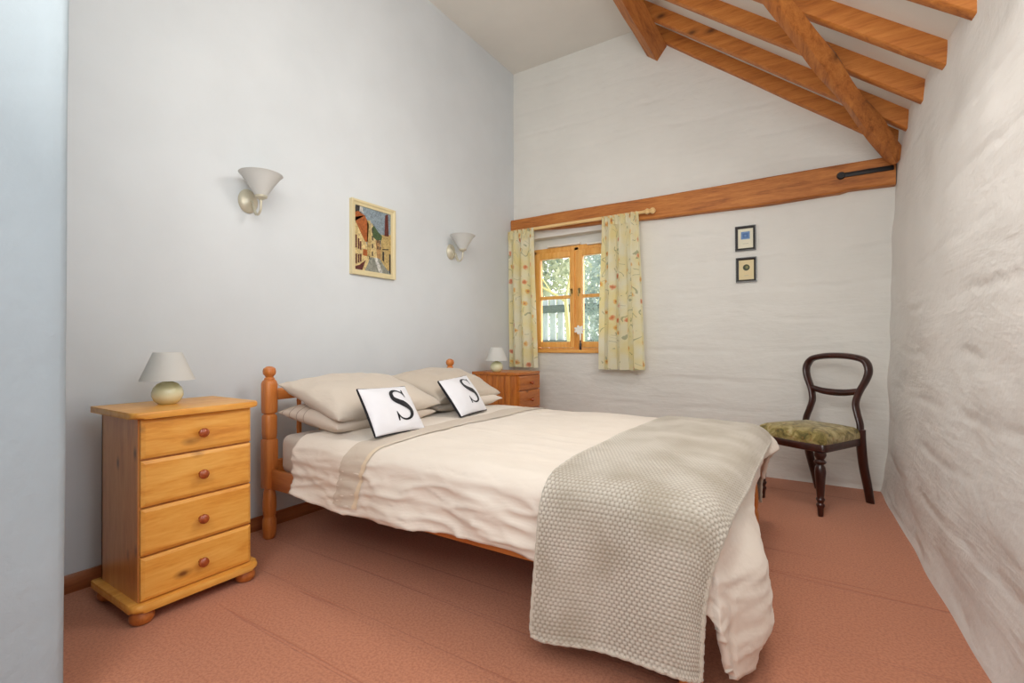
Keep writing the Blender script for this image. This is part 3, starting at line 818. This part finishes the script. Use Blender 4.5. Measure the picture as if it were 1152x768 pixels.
nu, nv = 230, 230
P = np.zeros((nu, nv, 3)); UV = np.zeros((nu, nv, 2))
def footlen(b_):
    y = b_
    pts_y = [1.13, 1.25, 1.35, 1.455, 1.60, 1.78, 2.0, 2.3, 2.85]; pts_l = [.33, .43, .49, .54, .57, .47, .28, .18, .15]
    return float(np.interp(y, pts_y, pts_l))
A0 = -2.10
for j in range(nv):
    t = j / (nv - 1); 
    for i in range(nu):
        s = i / (nu - 1)
        near = .325 + .012 * math.sin(s * 9) + .01 * vnoise(s * 7, 0, 1)
        if s > .80: near -= .15 * ((s - .80) / .20) ** 2
        if s < .06: near -= .02 * (1 - s / .06)
        b0 = YN - near; b1 = YF + .30
        bb = b0 + (b1 - b0) * t
        a1 = XF + min(footlen(bb), math.sqrt(max(.01, 0.60 ** 2 - 1.2 * max(0, YN - bb) ** 2))) + .01 * vnoise(bb * 6, 2, 0)
        # the head end edge slants back where it hangs down the near side
        a0 = A0 + .07 * min(1, max(0, (bb - YN + .02) / .1)) - .03 * math.sin(t * 5)
        aa = a0 + (a1 - a0) * s
        p = drape(aa, bb); P[i, j] = p; UV[i, j] = (aa, bb)
m1, m2 = 0.0, 0.0
fcs = grid_faces(nu, nv)
# the turned-back band near the pillows: its own cloth strip over the duvet
ua = UV.reshape(-1, 2)
dv = thing('duvet', 'cream cotton duvet draped over the bed and hanging down its sides', 'duvet', (-1.2, 2.15, .55))
DL = np.array([-1.2, 2.15, .55])
o = mesh('cover', (P.reshape(-1, 3) - DL).tolist(), fcs, DUVET, dv, sharp=180, uv=ua)
sm = o.modifiers.new('thickness', 'SOLIDIFY'); sm.thickness = .022; sm.offset = -1 if True else 1
du = np.gradient(P, axis=0); dvv = np.gradient(P, axis=1)
up = np.cross(du, dvv)[60, 90, 2] > 0
sm.offset = -1 if up else 1
def strip(name, afun, width, mat, off, thick, na=14, nb=150, b0=YN - .305, b1=YF + .25):
    Q = np.zeros((na, nb, 3))
    for j in range(nb):
        bb = b0 + (b1 - b0) * j / (nb - 1)
        for i in range(na):
            aa = afun(bb) + width * i / (na - 1); Q[i, j] = drape(aa, bb)
    Q, _ = offset_grid(Q, off)
    o = mesh(name, (Q.reshape(-1, 3) - DL).tolist(), grid_faces(na, nb), mat, dv, sharp=180)
    return o
hem = lambda bb: -1.72 + .03 * math.sin((bb - 1.4) * 2.2) - .06 * max(0, YN - bb) / .3
strip('band', hem, .135, BAND, .0025, 0)
strip('ribbon', lambda bb: hem(bb) + .130, .022, RIBBON, .0045, 0, na=6)

# throw --------------------------------------------------------------
TA0, TA1 = -.748, -.205; TB0, TB1 = YN - .535, YF + .47
sp_ = .0142; res = 4
nu = int((TA1 - TA0) / sp_ * res); nv = int((TB1 - TB0) / sp_ * res)
P = np.zeros((nu, nv, 3))
cu = 110; cv = 300
C_ = np.zeros((cu, cv, 3))
for i in range(cu):
    for j in range(cv):
        s = i / (cu - 1); t = j / (cv - 1)
        bb = TB0 + (TB1 - TB0) * t
        a0 = TA0 - .025 * max(0, YN - bb) / .5 + .012 * vnoise(bb * 3, 4, 0)
        a1 = TA1 + .008 * vnoise(bb * 3, 9, 0) + .035 * max(0, YN - bb) / .5
        # bottom hem rises towards the foot of the bed
        bb2 = bb + (.055 * s * max(0, (YN - bb) / .5))
        C_[i, j] = drape(a0 + (a1 - a0) * s, bb2, bulge=False, throw=True)
for _ in range(14):   # relax tight kinks where the cloth turns the corner
    D_ = C_.copy(); D_[:, 1:-1] = .5 * C_[:, 1:-1] + .25 * (C_[:, 2:] + C_[:, :-2]); D_[1:-1, 1:-1] = .5 * D_[1:-1, 1:-1] + .25 * (D_[2:, 1:-1] + D_[:-2, 1:-1]); C_ = D_
C_, Nn = offset_grid(C_, 0.0)
sgn = 1 if Nn[cu // 2, cv // 2, 2] > 0 else -1
def resamp(G, nu, nv):
    iu = np.linspace(0, G.shape[0] - 1, nu); iv = np.linspace(0, G.shape[1] - 1, nv)
    i0 = np.minimum(iu.astype(int), G.shape[0] - 2); j0 = np.minimum(iv.astype(int), G.shape[1] - 2)
    fu = (iu - i0)[:, None, None]; fv = (iv - j0)[None, :, None]
    return (G[i0][:, j0] * (1 - fu) * (1 - fv) + G[i0 + 1][:, j0] * fu * (1 - fv) + G[i0][:, j0 + 1] * (1 - fu) * fv + G[i0 + 1][:, j0 + 1] * fu * fv)
G = resamp(C_, nu, nv)
A_ = np.linspace(0, TA1 - TA0, nu)[:, None] / sp_; B_ = np.linspace(0, TB1 - TB0, nv)[None, :] / (sp_ * .866)
row = np.floor(B_); fa = A_ + .5 * (row % 2); fa = fa - np.floor(fa) - .5 + 0 * B_; fb = B_ - row - .5 + 0 * A_
rr = np.sqrt(fa ** 2 + (.866 * fb) ** 2); dot = np.clip(1 - (rr / .56) ** 2, 0, 1) ** .8
edge = np.minimum.reduce([A_ + 0 * B_, A_.max() - A_ + 0 * B_, B_ + 0 * A_, B_.max() - B_ + 0 * A_])
bord = np.clip(1 - edge / 1.6, 0, 1)
# pile brushed flat in soft patches
pat = np.array([[vnoise(a * .05, b_ * .05, 20) for b_ in np.linspace(0, B_.max(), 60)] for a in np.linspace(0, A_.max(), 30)])
pat = resamp(pat[..., None], nu, nv)[..., 0]
amp = .0048 * (1 - .35 * np.clip(pat * 2, 0, 1))
off = sgn * (.013 + amp * dot + .004 * bord)
G2, _ = offset_grid(G, off)
th = thing('throw', 'grey beige waffle-knit fleece throw folded across the foot of the bed', 'throw', (-.5, 2.15, .56))
o = mesh('blanket', (G2.reshape(-1, 3) - np.array([-.5, 2.15, .56])).tolist(), grid_faces(nu, nv), THROWM, th, sharp=180)
at = o.data.attributes.new('dot', 'FLOAT', 'POINT'); at.data.foreach_set('value', np.clip(dot * .85 + bord * .1, 0, 1).astype(np.float32).ravel())
sm = o.modifiers.new('thickness', 'SOLIDIFY'); sm.thickness = .008; sm.offset = -1 * sgn
# rolled hem round the throw's edge
G3, _ = offset_grid(G, sgn * .013)
path = [G3[i, 0] for i in range(0, nu, 3)] + [G3[-1, j] for j in range(0, nv, 4)] + [G3[i, -1] for i in range(nu - 1, -1, -3)] + [G3[0, j] for j in range(nv - 1, -1, -4)]
pa = np.array(path); ker = np.ones(7) / 7
pa = np.stack([np.convolve(np.concatenate([pa[-3:, k], pa[:, k], pa[:3, k]]), ker, 'valid') for k in range(3)], 1)
pp = [Vector(p) - Vector((-.5, 2.15, .56)) for p in pa]
MB().tube(pp, [.0072 + .0012 * math.sin(k * 2.1) for k in range(len(pp))], 8).build('hem', THROW, th)

# ------------------------------------------------------------------ pillows and cushions
def pillow(corners, thick, n=44, pinch=.06, seed=0, sag=0.0, wr=.006):
    """soft pillow on four corners (00,10,11,01)"""
    c00, c10, c11, c01 = [np.array(c, float) for c in corners]
    N = np.cross(c10 - c00, c01 - c00); N /= np.linalg.norm(N)
    if N[2] < 0: N = -N
    def surf(side):
        G = np.zeros((n, n, 3)); U = np.zeros((n, n, 2))
        for i in range(n):
            for j in range(n):
                u = -1 + 2 * i / (n - 1); v = -1 + 2 * j / (n - 1)
                u_, v_ = math.sin(u * PI / 2), math.sin(v * PI / 2)
                ue = u_ * (1 - pinch * (1 - v_ * v_)); ve = v_ * (1 - pinch * (1 - u_ * u_))
                s, t = (ue + 1) / 2, (ve + 1) / 2
                p = c00 * (1 - s) * (1 - t) + c10 * s * (1 - t) + c11 * s * t + c01 * (1 - s) * t
                h = max(0, (1 - u_ ** 2)) ** .46 * max(0, (1 - v_ ** 2)) ** .46
                w = wr * h ** .3 * (vnoise(u * 2.2 + seed, v * 2.2, side * 3 + seed) + .6 * vnoise(u * 5 + seed, v * 3.5, side + seed) + (1 - abs(vnoise(u * 2 + v * 1.2, v * 3.2 - u, seed + 5))) ** 4 * .8)
                p = p + N * side * (thick / 2 * h + (w if abs(u) < .999 and abs(v) < .999 else 0))
                p[2] -= sag * (1 - u_ * u_)
                G[i, j] = p; U[i, j] = (s, t)
        return G, U
    return surf(1), surf(-1), N
def pillow_obj(name, corners, thick, mat, parent=None, origin=None, **k):
    (T, U), (Bm, _), N = pillow(corners, thick, **k); n = T.shape[0]
    o0 = np.array(origin if origin is not None else (0, 0, 0), float)
    vs = ((T.reshape(-1, 3) - o0).tolist() + (Bm.reshape(-1, 3) - o0).tolist())
    f = grid_faces(n, n); f2 = [tuple(reversed([i + n * n for i in q])) for q in f]
    o = mesh(name, vs, f + f2, mat, parent, sharp=180, uv=np.concatenate([U.reshape(-1, 2)] * 2))
    bm = bmesh.new(); bm.from_mesh(o.data); bmesh.ops.remove_doubles(bm, verts=bm.verts, dist=.0004); bmesh.ops.recalc_face_normals(bm, faces=bm.faces); bm.to_mesh(o.data); bm.free()
    return o, T, N
g = 'bed pillows'
def pil(label, cs, th_, mat, **k):
    o, T, N = pillow_obj('pillow', cs, th_, mat, **k); tag(o, label, 'pillow', g); return o
pil('stone pillow with pintuck lines, lower of the pair at the near side of the bed', [(-2.365, 1.445, .655), (-1.90, 1.45, .608), (-1.885, 2.12, .614), (-2.36, 2.13, .65)], .17, STRIPE, seed=2, wr=.008)
pil('plump stone pillow, upper of the pair at the near side against the headboard', [(-2.345, 1.43, .80), (-1.885, 1.445, .652), (-1.86, 2.135, .66), (-2.345, 2.15, .79)], .20, PILLOW, seed=4, wr=.011, pinch=.075)
pil('taupe pillow, lower of the pair at the far side of the bed', [(-2.36, 2.17, .655), (-1.91, 2.17, .622), (-1.90, 2.84, .622), (-2.36, 2.86, .65)], .15, SHEET, seed=6, wr=.008)
pil('plump taupe pillow, upper of the pair at the far side of the bed', [(-2.345, 2.165, .79), (-1.88, 2.15, .668), (-1.92, 2.84, .658), (-2.35, 2.86, .79)], .20, PILLOW2, seed=9, wr=.011, pinch=.075)

S_SP = [(.86, .98), (.80, 1.14), (.66, 1.26), (.47, 1.29), (.27, 1.22), (.17, 1.06), (.20, .90), (.36, .77), (.56, .66), (.77, .53), (.87, .36), (.82, .17), (.66, .05), (.45, .015), (.25, .08), (.15, .20), (.10, .34)]
S_W = [.03, .04, .05, .06, .10, .15, .18, .20, .215, .20, .18, .13, .07, .05, .045, .04, .03]
def s_letter():
    sp = catmull(S_SP, 5); w = 1.3 * np.interp(np.linspace(0, 1, len(sp)), np.linspace(0, 1, len(S_W)), S_W)
    L = []
    for i, p in enumerate(sp):
        t = sp[min(i + 1, len(sp) - 1)] - sp[max(i - 1, 0)]; t = t / np.linalg.norm(t); nn = np.array([-t[1], t[0]])
        L.append([p + nn * w[i] / 2 * k for k in (-1, -.5, 0, .5, 1)])
    return L
def cushion(label, cs, su, sv, sw, sh, seed):
    org = np.mean(cs, axis=0); org[2] = min(c[2] for c in cs)
    t = thing('cushion', label, 'cushion', tuple(org), group='letter cushions')
    o, T, N = pillow_obj('cushion_cover', cs, .075, CUSH, t, org, seed=seed, pinch=.035, wr=.003, n=40)
    (Tf, _), (Bf, _), N = pillow(cs, .075, n=40, seed=seed, pinch=.035, wr=.003)
    n = 40
    path = [Tf[i, 0] for i in range(n)] + [Tf[-1, j] for j in range(1, n)] + [Tf[i, -1] for i in range(n - 2, -1, -1)] + [Tf[0, j] for j in range(n - 2, -1, -1)]
    MB().tube([Vector(p - org) - Vector(N) * .003 for p in path], .0042, 8).build('piping', BLACK, t)
    # back panel is black
    o2, _, _ = pillow_obj('back_panel', [np.array(c) - N * .010 for c in cs], .058, BLACK, t, org, seed=seed, pinch=.03, wr=.002, n=24)
    c00, c10, c11, c01 = [np.array(c, float) for c in cs]
    def pt(s, tt):
        # find surface point by inverting the sine spacing
        u_ = 2 * s - 1; v_ = 2 * tt - 1
        i = (math.asin(max(-1, min(1, u_ / (1 - .035 * (1 - v_ * v_))))) / (PI / 2) + 1) / 2 * (n - 1); j = (math.asin(max(-1, min(1, v_ / (1 - .035 * (1 - u_ * u_))))) / (PI / 2) + 1) / 2 * (n - 1)
        i0, j0 = min(int(i), n - 2), min(int(j), n - 2); fi, fj = i - i0, j - j0
        p = Tf[i0, j0] * (1 - fi) * (1 - fj) + Tf[i0 + 1, j0] * fi * (1 - fj) + Tf[i0, j0 + 1] * (1 - fi) * fj + Tf[i0 + 1, j0 + 1] * fi * fj
        return p + N * .0022 - org
    L = s_letter(); b = MB(); vs = []; m = 5
    for r in L:
        for p in r: vs.append(pt(su + p[0] * sw, sv + p[1] / 1.3 * sh))
    b.add(vs, [(i * m + k, i * m + k + 1, (i + 1) * m + k + 1, (i + 1) * m + k) for i in range(len(L) - 1) for k in range(m - 1)])
    for tri in ([(.875, .93), (.84, .96), (.80, 1.14), (.84, 1.30), (.90, 1.30)], [(.085, .38), (.12, .36), (.16, .20), (.13, .0), (.07, .0)]):
        b.add([pt(su + p[0] * sw, sv + p[1] / 1.3 * sh) for p in tri], [tuple(range(5))])
    b.build('letter_s', BLACK, t)
# corners: bottom-near, bottom-far, top-far, top-near
cushion('white cushion with black letter S and black piping, nearer one on the bed', [(-1.665, 1.475, .592), (-1.675, 1.80, .582), (-1.825, 1.81, .785), (-1.80, 1.485, .797)], .42, .20, .40, .66, 1)
cushion('white cushion with black letter S and black piping, farther one on the bed', [(-1.70, 2.125, .597), (-1.755, 2.445, .597), (-1.905, 2.43, .805), (-1.870, 2.125, .79)], .42, .20, .40, .66, 3)

# ------------------------------------------------------------------ balloon-back chair
ch = thing('dining_chair', 'dark mahogany balloon-back chair with green floral velvet seat in the corner', 'chair', (-.05, 3.585, 0), math.radians(-33.5))
def velvet():
    t = NT('green_floral_velvet'); v = t.coords()
    n = t.noise(v, 17, 4, .6, .8); n2 = t.noise(v, 34, 3)
    c = t.ramp(n, [(.34, rgb(84, 76, 34)), (.48, rgb(140, 124, 66)), (.60, rgb(172, 156, 104)), (.72, rgb(190, 176, 132))])
    c = t.mix(t.ramp(n2, [(.58, (0, 0, 0, 1)), (.66, (.6, .6, .6, 1))]), c, rgb(150, 108, 56))
    t.base(c).rough(.85); t.b.inputs['Sheen Weight'].default_value = .25; t.l(t.bump(n, .3, .004), t.b.inputs['Normal']); return t.m
VEL = velvet()
# seat outline: front (-y) wide and gently bowed, back narrower
out = [(-.205, -.215), (-.10, -.232), (0, -.237), (.10, -.232), (.205, -.215), (.220, -.20), (.222, -.17), (.205, 0), (.185, .17), (.175, .195), (0, .205), (-.175, .195), (-.185, .17), (-.205, 0), (-.222, -.17), (-.220, -.20)]
oc = [tuple(p) for p in catmull(out, 3, True)]
def loft(levels, name, mat, parent):
    vs = []; fs = []; n = len(oc)
    for k, z in levels: vs += [(p[0] * k, p[1] * k - .0, z) for p in oc]
    for i in range(len(levels) - 1):
        for j in range(n): fs.append((i * n + j, i * n + (j + 1) % n, (i + 1) * n + (j + 1) % n, (i + 1) * n + j))
    fs.append(tuple(reversed(range(n)))); fs.append(tuple((len(levels) - 1) * n + j for j in range(n)))
    return mesh(name, vs, fs, mat, parent, sharp=50)
loft([(.98, .372), (1.0, .376), (1.0, .412), (.985, .418), (.97, .419)], 'seat_rail', MAHOG, ch)
loft([(.985, .414), (1.005, .428), (1.0, .448), (.95, .470), (.84, .484), (.6, .496), (.3, .502), (.05, .503)], 'seat', VEL, ch)
for s in (-1, 1):
    pr = [(.012, 0), (.014, .012), (.017, .05), (.022, .062), (.022, .07), (.015, .078), (.020, .09), (.024, .10), (.018, .112), (.020, .13), (.025, .20), (.029, .26), (.026, .285), (.018, .30), (.030, .31), (.032, .318), (.02, .33), (.028, .345), (.032, .355), (.030, .372)]
    MB().lathe(pr, (s * .19, -.20, 0), 24).build('leg', MAHOG, ch)
    # rear leg runs up from the splayed foot to the seat
    pts = catmull([(s * .165, .315, 0), (s * .168, .285, .10), (s * .172, .235, .25), (s * .176, .205, .40), (s * .176, .20, .47)], 8)
    MB().tube(pts, [.021 + .006 * i / len(pts) for i in range(len(pts))], 12, squash=(.9, 1.15), up=(1, 0, 0)).build('leg', MAHOG, ch)
# balloon back: one continuous hoop, pinched at the waist
def bk(x, z): return (x, .200 + .20 * max(0, z - .44) * .55 + .03 * max(0, z - .6), z)
hoop = [(-.176, .44), (-.172, .50), (-.150, .57), (-.138, .63), (-.155, .70), (-.190, .78), (-.198, .84), (-.170, .893), (-.10, .915), (0, .922), (.10, .915), (.170, .893), (.198, .84), (.190, .78), (.155, .70), (.138, .63), (.150, .57), (.172, .50), (.176, .44)]
hp = catmull([bk(x, z) for x, z in hoop], 6)
n = len(hp); rad = [.026 + .007 * math.sin(PI * i / (n - 1)) ** 3 for i in range(n)]
MB().tube(hp, rad, 14, squash=(.62, 1.05), up=(0, 1, 0)).build('backrest', MAHOG, ch, sharp=60)
cr = catmull([bk(-.158, .705), bk(-.08, .688), bk(0, .683), bk(.08, .688), bk(.158, .705)], 6)
n = len(cr); MB().tube(cr, [.021 + .005 * math.sin(PI * i / (n - 1)) for i in range(n)], 12, squash=(.85, .7), up=(0, 1, 0)).build('cross_rail', MAHOG, ch, sharp=60)

# ------------------------------------------------------------------ garden beyond the window
def grass():
    t = NT('lawn'); v = t.coords(); t.base(t.mix(t.noise(v, 6, 4), rgb(196, 206, 172), rgb(222, 226, 198))).rough(.9); return t.m
struct(MB().box(-14, 8, BY + .45, 20, -.3, -.05).build('ground', grass()))
FENW = wood('weathered_fence', rgb(222, 230, 230), rgb(204, 216, 216), rgb(176, 192, 194), 'z', rough=.8, knots=.1, coat=0)
fe = thing('garden_fence', 'weathered grey close-board fence standing beyond the window', 'fence', (-4.6, 7.4, -.05))
for k in range(26):
    x = -1.9 + k * .15; MB().box(x, x + .112, -.012, .012, .05, 1.90 + .015 * math.sin(k * 5), .004).build('fence_board', FENW, fe)
FEND = wood('fence_rail_wood', rgb(120, 134, 130), rgb(98, 112, 110), rgb(78, 92, 92), 'x', rough=.8, knots=0, coat=0)
for z in (.35, 1.0, 1.6): MB().box(-1.95, 2.05, -.06, -.014, z, z + .13, .006).build('fence_rail', FEND, fe)
for x in (-1.9, .05, 1.95): MB().box(x - .05, x + .05, .014, .11, 0, 2.0, .006).build('fence_post', FEND, fe)
def leafmat(name, c1, c2):
    t = NT(name); oi = t.noise(t.coords(), 3, 2); t.base(t.mix(t.ramp(oi, [(.4, (0, 0, 0, 1)), (.6, (1, 1, 1, 1))]), c1, c2)).rough(.7)
    tr = t.n('ShaderNodeBsdfTranslucent'); tr.inputs[0].default_value = c2; mx = t.n('ShaderNodeMixShader'); mx.inputs[0].default_value = .45
    t.l(t.b.outputs[0], mx.inputs[1]); t.l(tr.outputs[0], mx.inputs[2]); t.l(mx.outputs[0], t.out.inputs[0]); return t.m
def foliage(cx, cy, cz, rx, ry, rz, n, size):
    c = RNG.normal(size=(n, 3)); c /= np.linalg.norm(c, axis=1)[:, None]; c *= (RNG.random(n) ** .4)[:, None]
    c = c * [rx, ry, rz] + [cx, cy, cz]
    a = RNG.normal(size=(n, 3)); a /= np.linalg.norm(a, axis=1)[:, None]; r = RNG.normal(size=(n, 3)); bb = np.cross(a, r); bb /= np.linalg.norm(bb, axis=1)[:, None]
    s = size * (.5 + RNG.random(n))[:, None]
    V = np.stack([c - a * s, c + bb * s * .45, c + a * s, c - bb * s * .45], 1).reshape(-1, 3)
    return V.tolist(), [(4 * i, 4 * i + 1, 4 * i + 2, 4 * i + 3) for i in range(n)]
LEAF = leafmat('dark_foliage', rgb(112, 132, 134), rgb(184, 198, 190)); LEAF2 = leafmat('pale_foliage', rgb(164, 176, 156), rgb(220, 222, 198))
def shrub(label, x, y, rx, ry, rz, n, size, mat, zc):
    t = thing('shrub', label, 'shrub', (x, y, -.05), group='shrubs beyond the window')
    v, f = foliage(0, 0, zc, rx, ry, rz, n, size); mesh('foliage', v, f, mat, t, sharp=180)
    MB().tube([(0, 0, -.02), (.05, .02, zc * .5), (-.04, 0, zc)], [.06, .05, .03], 8).build('stem', FEND, t)
shrub('dark leafy shrub seen through the right window pane', -2.25, 6.3, .58, .5, 1.7, 5200, .045, LEAF, 1.6)
shrub('tall dark bush rising behind the grey fence on the left', -5.9, 8.9, 1.3, .8, 2.3, 5200, .07, LEAF, 2.6)
shrub('paler bush rising behind the grey fence in the middle', -4.3, 9.0, 1.4, .8, 2.0, 4600, .07, LEAF2, 2.6)
tr = thing('bare_tree', 'thin bare tree with pale sunlit branches in front of the fence', 'tree', (-3.2, 6.6, -.05))
BARK = plain('pale_bark', rgb(226, 214, 150), .8)
def limb(b, p, d, L, r, depth):
    pts = [p]; q = Vector(p); dd = Vector(d)
    for k in range(5):
        dd = (dd + Vector((random.uniform(-.18, .18), random.uniform(-.12, .12), random.uniform(-.12, .12)))).normalized(); q = q + dd * (L / 5); pts.append(tuple(q))
    b.tube(pts, [r * (1 - .6 * i / 5) for i in range(6)], 6)
    if depth:
        for k in range(4):
            i = random.randint(1, 5); limb(b, pts[i], dd + Vector((random.uniform(-.9, .6), random.uniform(-.4, .4), random.uniform(-.4, .8))), L * .55, r * .5, depth - 1)
b = MB(); b.tube([(0, 0, 0), (.02, 0, .9), (-.05, 0, 1.75)], [.05, .04, .03], 8); b.build('trunk', BARK, tr)
b = MB(); limb(b, (-.04, 0, 1.7), (-.75, 0, .5), 1.5, .022, 2); limb(b, (-.05, 0, 1.72), (.2, 0, 1), 1.2, .02, 2); b.build('branches', BARK, tr)

# ------------------------------------------------------------------ light
def area(name, loc, target, size, energy, color, sizey=None):
    L = bpy.data.lights.new(name, 'AREA'); L.energy = energy; L.color = color; L.size = size
    if sizey: L.shape = 'RECTANGLE'; L.size_y = sizey
    o = bpy.data.objects.new(name, L); link(o); o.location = loc
    o.rotation_euler = (Vector(target) - Vector(loc)).to_track_quat('-Z', 'Y').to_euler(); return o
area('roof_light', (-.15, 2.2, 2.55), (-1.7, 1.8, .6), .6, 17, (1, .96, .91))
area('room_fill', (-.15, -.9, 2.7), (-1.2, 2.6, .6), 1.5, 44, (1, .98, .95))  # unseen fill lamp added behind the camera
area('cool_fill', (.22, .62, 2.0), (-2.6, 1.5, 1.9), .8, 11, (.74, .87, 1.0), 1.2)  # cool fill lamp added beside the right wall, no doorway there
area('upward_fill', (-.5, .2, 1.9), (-1.0, 2.4, 4.2), 1.2, 27, (1, .95, .86))  # unseen lamp added to brighten the ceiling slope and rafters from below
sun = bpy.data.lights.new('sun', 'SUN'); sun.energy = 7.0; sun.angle = math.radians(2); sun.color = (1, .94, .82)
so = bpy.data.objects.new('sun', sun); link(so); so.rotation_euler = Vector((-.80, -.40, -.45)).to_track_quat('-Z', 'Y').to_euler()
w = bpy.data.worlds.new('World'); SC.world = w; w.use_nodes = True
nt = w.node_tree; bg = nt.nodes['Background']
tc = nt.nodes.new('ShaderNodeTexCoord'); sp = nt.nodes.new('ShaderNodeSeparateXYZ'); nt.links.new(tc.outputs['Generated'], sp.inputs[0])
rp = nt.nodes.new('ShaderNodeValToRGB'); rp.color_ramp.elements[0].position = 0.45; rp.color_ramp.elements[0].color = (.86, .88, .88, 1); rp.color_ramp.elements[1].position = .75; rp.color_ramp.elements[1].color = (.78, .88, 1, 1)
nt.links.new(sp.outputs[2], rp.inputs[0]); nt.links.new(rp.outputs[0], bg.inputs[0])
# the sky is brighter on the garden side of the house
st = nt.nodes.new('ShaderNodeMapRange'); st.inputs[1].default_value = -.3; st.inputs[2].default_value = .5; st.inputs[3].default_value = 1.0; st.inputs[4].default_value = 3.6
nt.links.new(sp.outputs[1], st.inputs[0]); nt.links.new(st.outputs[0], bg.inputs[1])

# ------------------------------------------------------------------ camera
F_, YAW, PIT, ROL = 540.5, math.radians(32.63), math.radians(.397), math.radians(-.204)
cam = bpy.data.cameras.new('camera'); cam.sensor_width = 36; cam.lens = 36 * F_ / 1152; cam.clip_start = .02
co = bpy.data.objects.new('camera', cam); link(co); co.location = (0, 0, 1.0)
fw = Vector((-math.sin(YAW) * math.cos(PIT), math.cos(YAW) * math.cos(PIT), math.sin(PIT))); rt = Vector((math.cos(YAW), math.sin(YAW), 0)); up_ = rt.cross(fw)
r2 = rt * math.cos(ROL) + up_ * math.sin(ROL); u2 = -rt * math.sin(ROL) + up_ * math.cos(ROL)
M = Matrix((r2, u2, -fw)).transposed(); co.rotation_euler = M.to_euler()
SC.camera = co
SC.view_settings.view_transform = 'Standard'; SC.view_settings.look = 'None'
SC.view_settings.exposure = 0.07
SC.cycles.use_denoising = True
